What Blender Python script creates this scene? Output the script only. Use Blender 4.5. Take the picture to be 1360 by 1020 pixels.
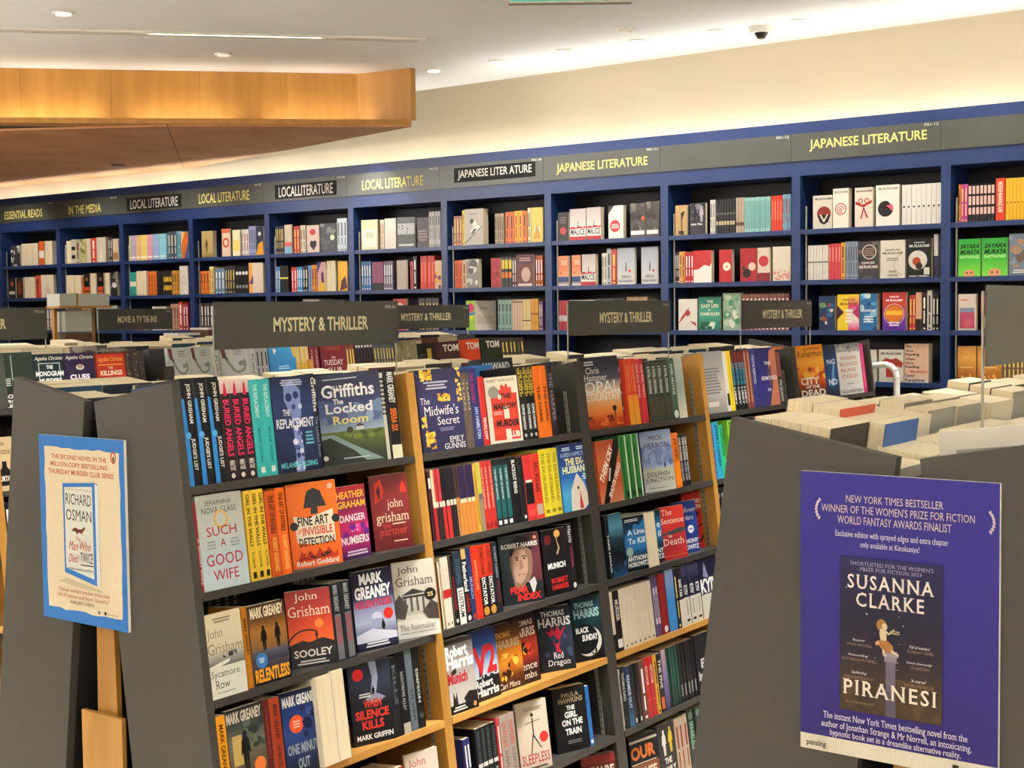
import bpy, math, random
from mathutils import Vector, Matrix
random.seed(7)
C = bpy.context.scene.collection
for o in list(bpy.data.objects): bpy.data.objects.remove(o)
# ------------------------------------------------------------------ camera
F = 1838.4; CX, CY = 680.0, 510.0; YAW, PITCH, ROLL = 0.63731915, 0.05386008, -0.01112212
CAM = Vector((0, 0, 1.5))
fw = Vector((-math.sin(YAW)*math.cos(PITCH), math.cos(YAW)*math.cos(PITCH), -math.sin(PITCH)))
_r = Vector((math.cos(YAW), math.sin(YAW), 0)); _u = _r.cross(fw)
RV = math.cos(ROLL)*_r + math.sin(ROLL)*_u; UV = -math.sin(ROLL)*_r + math.cos(ROLL)*_u
cd = bpy.data.cameras.new('camera'); cam = bpy.data.objects.new('camera', cd); C.objects.link(cam)
cd.sensor_width = 36; cd.lens = F/1360*36; cd.clip_start = .02; cd.clip_end = 60
m = Matrix.Identity(4)
for i in range(3): m[i][0] = RV[i]; m[i][1] = UV[i]; m[i][2] = -fw[i]; m[i][3] = CAM[i]
cam.matrix_world = m
bpy.context.scene.camera = cam
sc = bpy.context.scene
sc.view_settings.view_transform = 'Standard'; sc.view_settings.look = 'None'
sc.view_settings.gamma = 1; sc.view_settings.use_curve_mapping = False
sc.view_settings.exposure = 0.2
# ------------------------------------------------------------------ light
w = bpy.data.worlds.new('shop_surroundings'); sc.world = w; w.use_nodes = True
w.node_tree.nodes['Background'].inputs[0].default_value = (1.0, .97, .93, 1)
w.node_tree.nodes['Background'].inputs[1].default_value = .35
def area(name, loc, sx, sy, power, col=(1, .92, .82), rot=(0, 0, 0), spread=math.pi):
    d = bpy.data.lights.new(name, 'AREA'); d.shape = 'RECTANGLE'; d.size = sx; d.size_y = sy; d.energy = power; d.color = col; d.spread = spread
    o = bpy.data.objects.new(name, d); o.location = loc; o.rotation_euler = rot; C.objects.link(o); return o
def spot(name, loc, aim, power, ang=70, col=(1, .9, .78), rad=.04, blend=.5):
    d = bpy.data.lights.new(name, 'SPOT'); d.energy = power; d.spot_size = math.radians(ang); d.spot_blend = blend; d.color = col; d.shadow_soft_size = rad
    o = bpy.data.objects.new(name, d); o.location = loc; C.objects.link(o)
    o.rotation_euler = (Vector(aim)-Vector(loc)).to_track_quat('-Z', 'Y').to_euler(); return o
ZC = 2.9065; FZ = -.17; PW = .42; SPR = 50; UP = 50
LC = (1, .97, .93)
for (ax, ay, p) in ((-1.65, 1.2, 60), (-1.7, 3.0, 60), (-1.7, 4.6, 50), (-1.7, 5.9, 40), (.5, .6, 60), (.5, 2.6, 60), (.5, 4.6, 60), (-3.66, 1.2, 60), (-3.66, 3.0, 60), (-3.66, 4.5, 50), (-5.6, 1.2, 60), (-5.6, 3.2, 60), (-7.9, 2.2, 60), (-7.9, 4.4, 50), (-10, 4, 50), (2.2, 2, 60), (-3.0, -.6, 60), (-.5, -.6, 50)):
    area('aisle_fill_light', (ax, ay, ZC-.03), .5, .5, p*PW, LC, spread=math.radians(SPR))  # area lights added above the aisles, out of view, for fill and floor bounce
for i in range(18):                     # led strip in the cove on top of the wall bookcase
    area('cove_and_fill_strip', (-11.2+i*.6, 6.77, 2.38), .56, .05, 1.25 if i > 9 else 1.3, (1, .94, .83), (math.radians(180), 0, 0))
    if i > 10: area('cove_and_fill_strip', (-11.2+i*.6, 6.66, 2.45), .56, .05, .85, (1, .95, .87), (math.radians(214), 0, 0), math.radians(112))  # second strip, tilted into the room, added to brighten the ceiling
for i in range(5):                      # added uplights, unseen, on the right wall and behind the camera, to brighten the ceiling
    area('cove_and_fill_strip', (2.2, -1.4+i*1.2, 2.36), .06, 1.1, UP, LC, (math.radians(180), 0, 0))
for i in range(12):
    area('cove_and_fill_strip', (-11.5+i*1.2, -2.0, 2.36), 1.1, .06, UP*.42, LC, (math.radians(180), 0, 0))
for i in range(4):                      # more added uplights, on an invented partition left of the view
    area('cove_and_fill_strip', (-8.9, -.6+i*1.3, 2.3), .06, 1.2, 75, LC, (math.radians(180), math.radians(28), 0))
DL = [(-5.567, 4.029), (-5.79, 5.211), (-5.235, 6.333), (-4.775, 6.334), (-4.299, 6.316), (-3.846, 6.335), (-3.402, 6.371), (-2.952, 6.409)]
for (lx, ly) in DL[3:]+[(-2.3, 6.38), (-1.6, 6.38), (-5.9, 6.6), (-6.7, 6.2), (-7.6, 6.2), (-8.6, 6.2), (-9.6, 6.2)]:
    zz = ZC-.03 if lx > -5.3 else 2.54
    spot('wall_washer_spot', (lx, ly-.25, zz), (lx-.1, 6.62, 1.4), 22, 100, (1, .95, .87), rad=.05)
# ------------------------------------------------------------------ helpers
def lin(c):
    if isinstance(c, str):
        if len(c) == 3: c = ''.join(a*2 for a in c)
        c = [int(c[i:i+2], 16)/255 for i in (0, 2, 4)]
    return tuple([x/12.92 if x <= .04045 else ((x+.055)/1.055)**2.4 for x in c]+[1.0])
def nodes(name):
    m = bpy.data.materials.new(name); m.use_nodes = True
    return m, m.node_tree.nodes, m.node_tree.links, m.node_tree.nodes['Principled BSDF']
def mat(name, col, rough=.5, metal=0, var=.05, scale=(20, 20, 20), bump=0, col2=None, spec=.5, detail=3, emit=0, lo=.35, hi=.65, alpha=1, trans=0):
    m, N, L, b = nodes(name)
    tc = N.new('ShaderNodeTexCoord'); mp = N.new('ShaderNodeMapping'); nz = N.new('ShaderNodeTexNoise'); cr = N.new('ShaderNodeValToRGB')
    mp.inputs['Scale'].default_value = scale; nz.inputs['Scale'].default_value = 1; nz.inputs['Detail'].default_value = detail
    L.new(tc.outputs['Object'], mp.inputs[0]); L.new(mp.outputs[0], nz.inputs['Vector']); L.new(nz.outputs['Fac'], cr.inputs[0])
    c = lin(col); c2 = lin(col2) if col2 else tuple(x*(1-var*2) for x in c[:3])+(1,)
    cr.color_ramp.elements[0].color = c2; cr.color_ramp.elements[1].color = c
    cr.color_ramp.elements[0].position = lo; cr.color_ramp.elements[1].position = hi
    L.new(cr.outputs[0], b.inputs['Base Color'])
    b.inputs['Roughness'].default_value = rough; b.inputs['Metallic'].default_value = metal; b.inputs['Specular IOR Level'].default_value = spec
    if bump:
        bp = N.new('ShaderNodeBump'); bp.inputs['Strength'].default_value = bump; bp.inputs['Distance'].default_value = .002
        L.new(nz.outputs['Fac'], bp.inputs['Height']); L.new(bp.outputs[0], b.inputs['Normal'])
    if emit: b.inputs['Emission Color'].default_value = c; b.inputs['Emission Strength'].default_value = emit
    if trans: b.inputs['Transmission Weight'].default_value = trans
    return m
def print_mat(name, rough, coat=0, spec=.5, hi=.8):
    m, N, L, b = nodes(name)
    a = N.new('ShaderNodeAttribute'); a.attribute_name = 'Col'
    nz = N.new('ShaderNodeTexNoise'); nz.inputs['Scale'].default_value = 60; mx = N.new('ShaderNodeMix'); mx.data_type = 'RGBA'; mx.blend_type = 'MULTIPLY'
    cr = N.new('ShaderNodeValToRGB'); cr.color_ramp.elements[0].color = (hi*.9, hi*.9, hi*.9, 1); cr.color_ramp.elements[0].position = .3; cr.color_ramp.elements[1].position = .7; cr.color_ramp.elements[1].color = (hi, hi, hi, 1)
    L.new(nz.outputs['Fac'], cr.inputs[0]); mx.inputs[0].default_value = 1
    L.new(a.outputs['Color'], mx.inputs[6]); L.new(cr.outputs[0], mx.inputs[7]); L.new(mx.outputs[2], b.inputs['Base Color'])
    b.inputs['Roughness'].default_value = rough; b.inputs['Coat Weight'].default_value = coat; b.inputs['Coat Roughness'].default_value = .25; b.inputs['Specular IOR Level'].default_value = spec
    return m
M = dict(
 cover=print_mat('printed_card', .4, .12, .3, .97), matte=print_mat('printed_paper', .6, 0, .3, .82), 
 pages=mat('book_pages', 'e4d6b6', .8, scale=(900, 900, 3), var=.09, bump=.3, detail=1),
 charcoal=mat('charcoal_laminate', '3b3935', .55, var=.04, scale=(60, 60, 60)),
 charwood=mat('charcoal_shelf', '3a3835', .42, var=.06, scale=(8, 8, 60)),
 beech=mat('beech_wood', 'b5853f', .45, scale=(14, 14, 2.2), col2='9d6f2c', detail=5),
 beechh=mat('beech_shelf_wood', 'c08e48', .42, scale=(14, 2, 14), col2='a87834', detail=5),
 oak=mat('oak_fascia_veneer', 'c48d40', .4, scale=(16, 16, 2), col2='b27c32', detail=5),
 soffit=mat('brown_soffit_veneer', 'd29a6c', .5, scale=(3, 3, 3), col2='bd8455', detail=6, spec=.3),
 navy=mat('navy_lacquer', '1b3467', .38, var=.05, scale=(5, 5, 5)),
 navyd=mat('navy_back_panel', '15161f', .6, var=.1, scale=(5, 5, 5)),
 black=mat('black_back_panel', '141311', .7, var=.1, scale=(9, 9, 9)),
 steel=mat('perforated_steel', 'a8a49a', .4, .5, scale=(40, 40, 40)),
 sign=mat('sign_acrylic', '4b4d49', .35, var=.03, scale=(8, 8, 8)),
 wall=mat('warm_white_wall', 'd2c5ac', .8, var=.015, scale=(2, 2, 2)),
 ceil=mat('ceiling_paint', 'f0f2f2', .85, var=.015, scale=(1.5, 1.5, 1.5)),
 floor=mat('beige_floor', 'b5ab99', .45, var=.06, scale=(3, 3, 3)),
 white=mat('white_enamel', 'f2f0ea', .35, var=.02), glow=mat('lamp_glow', 'fff3df', .5, emit=7, var=0), dim=mat('faint_lens_glow', 'fff3df', .5, emit=.5, var=0),
 dark=mat('dark_plastic', '1d1c1b', .3, var=.05), teal=mat('teal_sign_face', '1ba39a', .4, emit=.5, var=.02),
 glass=mat('clear_acrylic', 'e8f0ec', .08, var=0, trans=.85), slot=mat('slot_shadow_metal', '3a342c', .5, .3),
 kraft=mat('brown_leatherette', '6b4634', .5, scale=(14, 14, 14), col2='52342a'), frost=mat('pale_display_panel', 'b9bfb6', .4, var=.03),
)
class MB:
    """collects polygons with a colour per corner and a material slot"""
    def __init__(s): s.v = []; s.f = []; s.c = []; s.m = []
    def face(s, pts, col=(1, 1, 1, 1), mi=0):
        b = len(s.v); s.v += [tuple(p) for p in pts]; s.f.append(tuple(range(b, b+len(pts)))); s.m.append(mi)
        s.c += list(col) if isinstance(col, list) else [col]*len(pts)
    def hexa(s, p, col=(1, 1, 1, 1), mi=0):     # p: 8 corners, bottom ring 0-3 ccw from above, top ring 4-7
        b = len(s.v); s.v += [tuple(q) for q in p]
        for f in ((3, 2, 1, 0), (4, 5, 6, 7), (0, 1, 5, 4), (1, 2, 6, 5), (2, 3, 7, 6), (3, 0, 4, 7)):
            s.f.append(tuple(b+i for i in f)); s.m.append(mi); s.c += [col]*4
    def box(s, x0, y0, z0, x1, y1, z1, col=(1, 1, 1, 1), mi=0):
        s.hexa([(x0, y0, z0), (x1, y0, z0), (x1, y1, z0), (x0, y1, z0), (x0, y0, z1), (x1, y0, z1), (x1, y1, z1), (x0, y1, z1)], col, mi); return s
    def prism(s, poly, fn, a, b, mi=0):
        """poly: list of 2d points, fn(p,q)->3d for depth a and b"""
        n = len(poly); k = len(s.v); s.v += [tuple(fn(p, a)) for p in poly]+[tuple(fn(p, b)) for p in poly]
        s.f.append(tuple(range(k, k+n))); s.f.append(tuple(range(k+2*n-1, k+n-1, -1)))
        for i in range(n):
            j = (i+1) % n; s.f.append((k+i, k+n+i, k+n+j, k+j))
        for f in range(n+2): s.m.append(mi)
        s.c += [(1, 1, 1, 1)]*(2*n+4*n); return s
    def cyl(s, p0, p1, r, seg=12, mi=0, r1=None):
        p0, p1 = Vector(p0), Vector(p1); d = (p1-p0).normalized(); a = d.orthogonal().normalized(); b = d.cross(a); r1 = r if r1 is None else r1
        k = len(s.v)
        for (p, rr) in ((p0, r), (p1, r1)):
            for i in range(seg):
                t = 2*math.pi*i/seg; s.v.append(tuple(p+a*rr*math.cos(t)+b*rr*math.sin(t)))
        for i in range(seg):
            j = (i+1) % seg; s.f.append((k+i, k+j, k+seg+j, k+seg+i)); s.m.append(mi); s.c += [(1, 1, 1, 1)]*4
        s.f.append(tuple(range(k+seg-1, k-1, -1))); s.f.append(tuple(range(k+seg, k+2*seg))); s.m += [mi, mi]; s.c += [(1, 1, 1, 1)]*(2*seg); return s
    def tube(s, pts, r, seg=10, mi=0):
        for i in range(len(pts)-1): s.cyl(pts[i], pts[i+1], r, seg, mi)
        return s
    def mesh(s, name, mats):
        me = bpy.data.meshes.new(name); me.from_pydata(s.v, [], s.f)
        for mm in mats: me.materials.append(mm)
        if len(mats) > 1: me.polygons.foreach_set('material_index', s.m)
        at = me.color_attributes.new('Col', 'FLOAT_COLOR', 'CORNER')
        at.data.foreach_set('color', [x for c in s.c for x in c]); me.update(); return me
    def build(s, name, mats, parent=None, loc=None):
        if not isinstance(mats, (list, tuple)): mats = [mats]
        return put(name, s.mesh(name, mats), parent, loc)
def put(name, me, parent=None, loc=None):
    o = bpy.data.objects.new(name, me); C.objects.link(o)
    if parent: o.parent = parent
    if loc: o.location = loc
    return o
used = {}
ORD = ['first', 'second', 'third', 'fourth', 'fifth', 'sixth', 'seventh', 'eighth', 'ninth', 'tenth', 'eleventh', 'twelfth', 'thirteenth', 'fourteenth', 'fifteenth', 'sixteenth', 'seventeenth', 'eighteenth', 'nineteenth', 'twentieth']
def tag(o, label=None, cat=None, group=None, kind=None):
    if label:
        n = used.get(label, 0); used[label] = n+1
        if n: label = label+', '+(ORD[n] if n < 20 else 'later')+' such'
        o['label'] = label
    if cat: o['category'] = cat
    if group: o['group'] = group
    if kind: o['kind'] = kind
    return o
def thing(name, label, cat, loc=(0, 0, 0), group=None):
    o = bpy.data.objects.new(name, None); C.objects.link(o); o.location = loc; o.empty_display_size = .05
    return tag(o, label, cat, group)
# text -> cached unit polygons
_tc = {}
def text_polys(txt, style=''):
    key = (txt, style)
    if key in _tc: return _tc[key]
    cu = bpy.data.curves.new('t', 'FONT'); cu.body = txt; cu.size = 1; cu.resolution_u = 2; cu.fill_mode = 'FRONT'
    cu.align_x = 'CENTER'
    if 'w' in style: cu.space_character = 1.22
    if 'm' in style: cu.offset = .012
    if 'b' in style: cu.offset = .022
    if 'h' in style: cu.offset = .04
    if 'i' in style: cu.shear = .3
    ob = bpy.data.objects.new('t', cu); C.objects.link(ob)
    me = bpy.data.meshes.new_from_object(ob.evaluated_get(bpy.context.evaluated_depsgraph_get()) if False else ob)
    vs = [(v.co.x, v.co.y) for v in me.vertices]; fs = [tuple(p.vertices) for p in me.polygons]
    bpy.data.objects.remove(ob); bpy.data.curves.remove(cu); bpy.data.meshes.remove(me)
    if vs:
        x0 = min(v[0] for v in vs); x1 = max(v[0] for v in vs); y0 = min(v[1] for v in vs); y1 = max(v[1] for v in vs)
        if 's' in style:        # serifs: small feet on every stem that ends flat on the baseline or the cap line
            cap = max(v[1] for v in vs) if txt.upper() == txt else None
            for yy, dy in ((0.0, .035),)+(((cap, -.035),) if cap else ((.697, -.035),)):
                ev = sorted((min(vs[a][0], vs[b][0]), max(vs[a][0], vs[b][0])) for f in fs for a, b in zip(f, f[1:]+f[:1]) if abs(vs[a][1]-yy) < .012 and abs(vs[b][1]-yy) < .012)
                runs = []
                for a, b in ev:
                    if runs and a <= runs[-1][1]+.004: runs[-1][1] = max(runs[-1][1], b)
                    else: runs.append([a, b])
                for a, b in runs:
                    if .03 < b-a < .3:
                        k = len(vs); g_ = .05; vs += [(a-g_, yy), (b+g_, yy), (b+g_, yy+dy), (a-g_, yy+dy)]; fs.append((k, k+1, k+2, k+3))
            x0 = min(v[0] for v in vs); x1 = max(v[0] for v in vs)
        vs = [((v[0]-x0)/max(x1-x0, 1e-6), (v[1]-y0)/max(y1-y0, 1e-6)) for v in vs]
    _tc[key] = (vs, fs); return _tc[key]
EPS = .00022
def draw(mb, art, P, mi=0):
    """art commands on a unit face; P(x,y,layer)->3d"""
    asp = (Vector(P(1, 0, 0))-Vector(P(0, 0, 0))).length/max((Vector(P(0, 1, 0))-Vector(P(0, 0, 0))).length, 1e-6)
    for li, a in enumerate(art):
        l = li*.35+1; k = a[0]
        if k == 'r': _, x0, y0, x1, y1, c = a; mb.face([P(x0, y0, l), P(x1, y0, l), P(x1, y1, l), P(x0, y1, l)], lin(c), mi)
        elif k == 'g':
            _, x0, y0, x1, y1, cs = a; n = len(cs)-1; cc = [lin(c) for c in cs]
            for i in range(n):
                ya = y0+(y1-y0)*i/n; yb = y0+(y1-y0)*(i+1)/n
                mb.face([P(x0, ya, l), P(x1, ya, l), P(x1, yb, l), P(x0, yb, l)], [cc[i], cc[i], cc[i+1], cc[i+1]], mi)
        elif k == 'c':
            _, x, y, r, c = a[:5]; n = 20; ry = a[5] if len(a) > 5 else r
            mb.face([P(x+r*math.cos(2*math.pi*i/n), y+ry*asp*math.sin(2*math.pi*i/n), l) for i in range(n)], lin(c), mi)
        elif k == 'o':          # ring
            _, x, y, r, wd, c = a[:6]; n = 24; a0, a1 = (a[6], a[7]) if len(a) > 6 else (0, 360)
            for i in range(n):
                t0 = math.radians(a0+(a1-a0)*i/n); t1 = math.radians(a0+(a1-a0)*(i+1)/n)
                mb.face([P(x+q*math.cos(t), y+q*asp*math.sin(t), l) for (q, t) in ((r-wd, t0), (r, t0), (r, t1), (r-wd, t1))], lin(c), mi)
        elif k == 'p':
            q = a[1]; mb.face([P(q[i], q[i+1], l) for i in range(0, len(q), 2)], lin(a[2]), mi)
        elif k == 'b':
            _, seed, n, x0, y0, x1, y1, sz, cs = a; R = random.Random(seed)
            for j in range(n):
                x = R.uniform(x0, x1); y = R.uniform(y0, y1); c = lin(R.choice(cs)); s_ = sz*R.uniform(.5, 1.2); ph = R.uniform(0, 6); st = R.uniform(.5, 1.6)
                mb.face([P(min(max(x+s_*st*R.uniform(.6, 1)*math.cos(ph+i*.9), x0), x1), min(max(y+s_*asp*R.uniform(.6, 1)*math.sin(ph+i*.9), y0), y1), l+j*.02) for i in range(7)], c, mi)
        elif k == 's':
            _, x, y, h, c = a; ww = h*.21/asp; cc = lin(c)
            mb.face([P(x+.35*ww*math.cos(i*.785), y+h*.92+.07*h*math.sin(i*.785), l) for i in range(8)], cc, mi)
            mb.face([P(x+q*ww, y+h*t, l) for (q, t) in ((-.3, 0), (-.02, 0), (0, .42), (.1, 0), (.4, 0), (.42, .45), (.75, .42), (.6, .75), (.25, .86), (-.25, .86), (-.6, .74), (-.8, .38), (-.45, .45))], cc, mi)
        elif k == 'l':
            _, n, x0, y0, x1, y1, c = a; hh = (y1-y0)/(n*1.8); R = random.Random(int(x0*97+y0*31+n))
            for i in range(n):
                y = y0+(y1-y0)*(i+.2)/n; d = (x1-x0)*R.uniform(0, .16); mb.face([P(x0+d, y, l), P(x1-d, y, l), P(x1-d, y+hh, l), P(x0+d, y+hh, l)], lin(c), mi)
        elif k == 'q':          # text laid into a slanted quad: lower left, lower right, upper right, upper left
            vs, fs = text_polys(a[1], 'h'); q = a[2]; b = len(mb.v); cc = lin(a[3])
            for (u_, v_) in vs:
                mb.v.append(tuple(P(*( (1-u_)*(1-v_)*q[i_]+u_*(1-v_)*q[2+i_]+u_*v_*q[4+i_]+(1-u_)*v_*q[6+i_] for i_ in (0, 1)), l)))
            for t in fs: mb.f.append(tuple(b+i for i in t)); mb.m.append(mi); mb.c += [cc]*len(t)
        elif k in 'tv':
            if k == 't': _, txt, x0, y0, x1, y1, c = a[:7]; st = a[7] if len(a) > 7 else 'b'; f = lambda q: P(x0+(x1-x0)*q[0], y0+(y1-y0)*q[1], l)
            else:       # runs down a spine
                _, txt, yt, yb, c = a[:5]; a0, a1 = (a[5], a[6]) if len(a) > 5 else (.22, .78); st = 'b'; f = lambda q: P(a0+(a1-a0)*q[1], yt+(yb-yt)*q[0], l)
            vs, fs = text_polys(txt, st); b = len(mb.v); mb.v += [tuple(f(q)) for q in vs]; cc = lin(c)
            for t in fs: mb.f.append(tuple(b+i for i in t)); mb.m.append(mi); mb.c += [cc]*len(t)
# ------------------------------------------------------------------ books
def cover_mesh(w, h, t, bg, art, sbg, sart, back=None):
    mb = MB(); e = .0009; ch = min(.002, t*.2); cb = lin(bg); cs = lin(sbg); ck = lin(back or bg); wh = lin('e9e2d0')
    out = [(w, 0, cb), (ch, 0, cs), (0, ch, cs), (0, t-ch, cs), (ch, t, ck), (w, t, ck)]
    inn = [(w, e), (ch, e), (e, ch), (e, t-ch), (ch, t-e), (w, t-e)]
    for i in range(5):
        (x0, y0, c), (x1, y1, _) = out[i], out[i+1]; (u0, v0), (u1, v1) = inn[i], inn[i+1]
        c = cb if i == 0 else c
        if i == 4: c = ck
        mb.face([(x1, y1, 0), (x0, y0, 0), (x0, y0, h), (x1, y1, h)], c)
        mb.face([(u0, v0, 0), (u1, v1, 0), (u1, v1, h), (u0, v0, h)], wh)
        mb.face([(x0, y0, h), (u0, v0, h), (u1, v1, h), (x1, y1, h)], c)
        mb.face([(x0, y0, 0), (x1, y1, 0), (u1, v1, 0), (u0, v0, 0)], c)
    mb.face([(w, 0, 0), (w, e, 0), (w, e, h), (w, 0, h)], cb); mb.face([(w, t, 0), (w, t, h), (w, t-e, h), (w, t-e, 0)], ck)
    if art: draw(mb, art, lambda x, y, l: (x*w, -EPS*l, y*h))
    if sart: draw(mb, sart, lambda x, y, l: (-EPS*l, t*(1-x), y*h))
    return mb
def pages_mb(w, h, t):
    e = .001; return MB().box(e*1.5, e, .0008, w-.0012, t-e, h-.0008)
_pg = {}
def pages_mesh(w, h, t):
    k = (round(w, 3), round(h, 3), round(t, 3))
    if k not in _pg: _pg[k] = pages_mb(w, h, t).mesh('pages', [M['pages']])
    return _pg[k]
BOOKS = []
def scr(p):
    a = Vector(p)-CAM; z = fw.dot(a); return (CX+F*RV.dot(a)/z, CY-F*UV.dot(a)/z) if z > .1 else (-9e3, 0)
def quad_area(pts):
    q = [(min(max(x, 0), 1360), min(max(y, 0), 1020)) for x, y in pts]
    return abs(sum(q[i][0]*q[(i+1) % 4][1]-q[(i+1) % 4][0]*q[i][1] for i in range(4)))/2
def place_book(mx, cmb, pm, name, label, group, dim=None, weight=1.0):
    w, h, t = pm
    A = sorted((quad_area([scr(mx @ Vector(c)) for c in f]) for f in (((0, 0, 0), (0, t, 0), (0, t, h), (0, 0, h)), ((0, 0, 0), (w, 0, 0), (w, 0, h), (0, 0, h)), ((w, 0, 0), (w, t, 0), (w, t, h), (w, 0, h)))), reverse=True)
    front = {'S': 0, 'F': 1, 'E': 2}
    faces = (((0, 0, 0), (0, t, 0), (0, t, h), (0, 0, h)), ((0, 0, 0), (w, 0, 0), (w, 0, h), (0, 0, h)), ((w, 0, 0), (w, t, 0), (w, t, h), (w, 0, h)), ((0, 0, h), (w, 0, h), (w, t, h), (0, t, h)))
    k = MODE[0]; a = quad_area([scr(mx @ Vector(c)) for c in faces['SFET'.index(k)]])*(.75 if k == 'T' else 1)*MODE[1]
    BOOKS.append((a, mx, cmb, pm, name, label, group))
MODE = ['S', 1.0]
def flush_books(limit):
    order = sorted(range(len(BOOKS)), key=lambda i: -BOOKS[i][0]); keep = set(order[:limit]); cm = {}; rest = MB()
    for i, (a, mx, cmb, pm, name, label, group) in enumerate(BOOKS):
        if i in keep:
            if id(cmb) not in cm: cm[id(cmb)] = cmb.mesh('cover', [M['cover']])
            r = bpy.data.objects.new(name, None); C.objects.link(r); r.matrix_world = mx; r.empty_display_size = .03
            ws = label.split()
            if len(ws) > 16: label = ' '.join(label.replace(' seen mostly from its cream top', '').split()[:16])
            tag(r, label, 'book', group); put('cover', cm[id(cmb)], r); put('pages', pages_mesh(*pm), r)
        else:
            for mb, mi in ((cmb, 0), (pages_mb(*pm), 1)):
                b = len(rest.v); rest.v += [tuple(mx @ Vector(v)) for v in mb.v]; rest.f += [tuple(b+q for q in f) for f in mb.f]; rest.m += [mi]*len(mb.f); rest.c += mb.c
    o = rest.build('paperbacks', [M['cover'], M['pages']]); print('books', len(keep), 'joined', len(BOOKS)-len(keep), 'cut', BOOKS[order[min(limit, len(order))-1]][0])
    tag(o, 'small and half hidden books filling the far shelves and rear rows', 'books', None, 'stuff')
class Row:
    """a shelf run: O + s*S, U up, N outward"""
    def __init__(q, O, S, U, N, loc, group, far=False): q.O, q.S, q.U, q.N, q.loc, q.group, q.far = map(lambda a: a, (Vector(O), Vector(S), Vector(U), Vector(N), loc, group, far))
    def s_at(q, px, dep):
        A = q.O-q.N*dep-CAM; k = (px-CX)/F
        return (RV.dot(A)-k*fw.dot(A))/(k*fw.dot(q.S)-RV.dot(q.S))
    def px(q, s, dep):
        A = q.O-q.N*dep-CAM+q.S*s; return CX+F*RV.dot(A)/fw.dot(A)
    def mx(q, s, dep, X, lift=0):
        X = X.normalized(); Z = q.U; Y = Z.cross(X); p = q.O+q.S*s-q.N*dep+q.U*lift
        return Matrix(((X.x, Y.x, Z.x, p.x), (X.y, Y.y, Z.y, p.y), (X.z, Y.z, Z.z, p.z), (0, 0, 0, 1)))
def jit(h): return h
def spine(row, x0, x1, n, h, bg, sart=None, desc='paperback', dep=.006, w=None, fbg=None, fart=None, lift=0, name='paperback'):
    MODE[0] = 'S'; MODE[1] = .25 if dep > .08 else 1
    w = w or (.153 if h > .21 else .129 if h > .185 else .11); sa, sb = row.s_at(x0, dep), row.s_at(x1, dep)
    t = (sb-sa)/n*.985
    if sart is None: sart = rnd_spine(bg, random.Random(int(x0*7+h*999)))
    me = cover_mesh(w, h, t, fbg or bg, fart, bg, sart); pm = (w, h, t)
    for i in range(n):
        s = sa+(sb-sa)*(i+1)/n-.0002; d = dep+random.Random(i+int(x0)).uniform(0, .004)*(n > 1)
        lab = f'{desc}, {row.loc}' if n == 1 else f'{desc}, {ORD[i]} of {n}, {row.loc}'
        place_book(row.mx(s, d, -row.N, lift), me, pm, name, lab, row.group)
def face(row, x0, x1, w, h, bg, art=None, desc='paperback', dep=.004, t=.028, sbg=None, sart=None, n=1, sgn=1, phi=None, lift=0, back=None, name='paperback'):
    MODE[0] = 'F'; MODE[1] = .3 if dep > .08 else 1
    def fit(ph, ww):
        d = dep+max(0, ww*math.sin(ph)); s = row.s_at(x0, d); X = row.S*math.cos(ph)+row.N*math.sin(ph)
        A = row.O-row.N*d+row.S*s+X*ww-CAM; return CX+F*RV.dot(A)/fw.dot(A), d, s, X
    if phi is None:
        lo, hi = 0.0, math.radians(48)*sgn
        if fit(lo, w)[0] >= x1:
            ph = 0; a, b = w*.55, w
            for _ in range(30):
                c = (a+b)/2
                if fit(0, c)[0] > x1: b = c
                else: a = c
            w = a
        elif fit(hi, w)[0] <= x1:
            ph = hi; a, b = w, w*1.25
            for _ in range(30):
                c = (a+b)/2
                if fit(hi, c)[0] > x1: b = c
                else: a = c
            w = a
        else:
            a, b = lo, hi
            for _ in range(40):
                c = (a+b)/2
                if fit(c, w)[0] > x1: b = c
                else: a = c
            ph = a
    else: ph = phi
    _, d, s, X = fit(ph, w); Yd = row.U.cross(X.normalized())
    me = cover_mesh(w, h, t, bg, art, sbg or bg, sart, back); pm = (w, h, t)
    for i in range(n):
        mx = row.mx(s, d, X, lift); mx.translation += Yd*t*1.01*i
        lab = f'{desc}, {row.loc}' if n == 1 else f'{desc}, {ORD[i]} deep in its stack, {row.loc}'
        place_book(mx, me, pm, name, lab, row.group)
def edge(row, x0, x1, n, h, desc='book with its page edges out', dep=.006, w=.129, bg='e8e0cc', lift=0):
    MODE[0] = 'E'; MODE[1] = 1
    sa, sb = row.s_at(x0, dep), row.s_at(x1, dep); t = (sb-sa)/n*.985
    me = cover_mesh(w, h, t, bg, None, bg, None); pm = (w, h, t)
    for i in range(n):
        s = sa+(sb-sa)*i/n
        lab = f'{desc}, {row.loc}' if n == 1 else f'{desc}, {ORD[i]} of {n} side by side, {row.loc}'
        place_book(row.mx(s, dep+w, row.N, lift), me, pm, 'paperback', lab, row.group)
def rnd_spine(bg, R):
    c = lin(bg); lum = c[0]*.3+c[1]*.6+c[2]*.1; ink = R.choice(['f2ead8', 'fff', 'e9d36a']) if lum < .25 else R.choice(['222', '333', '8a1c1c'])
    a = R.uniform(.42, .62); return [('r', .36, .12+.1*R.random(), .6, a-.05, ink), ('r', .33, a, .66, .9-.06*R.random(), ink), ('r', .3, .03, .7, .07, ink)]
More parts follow.
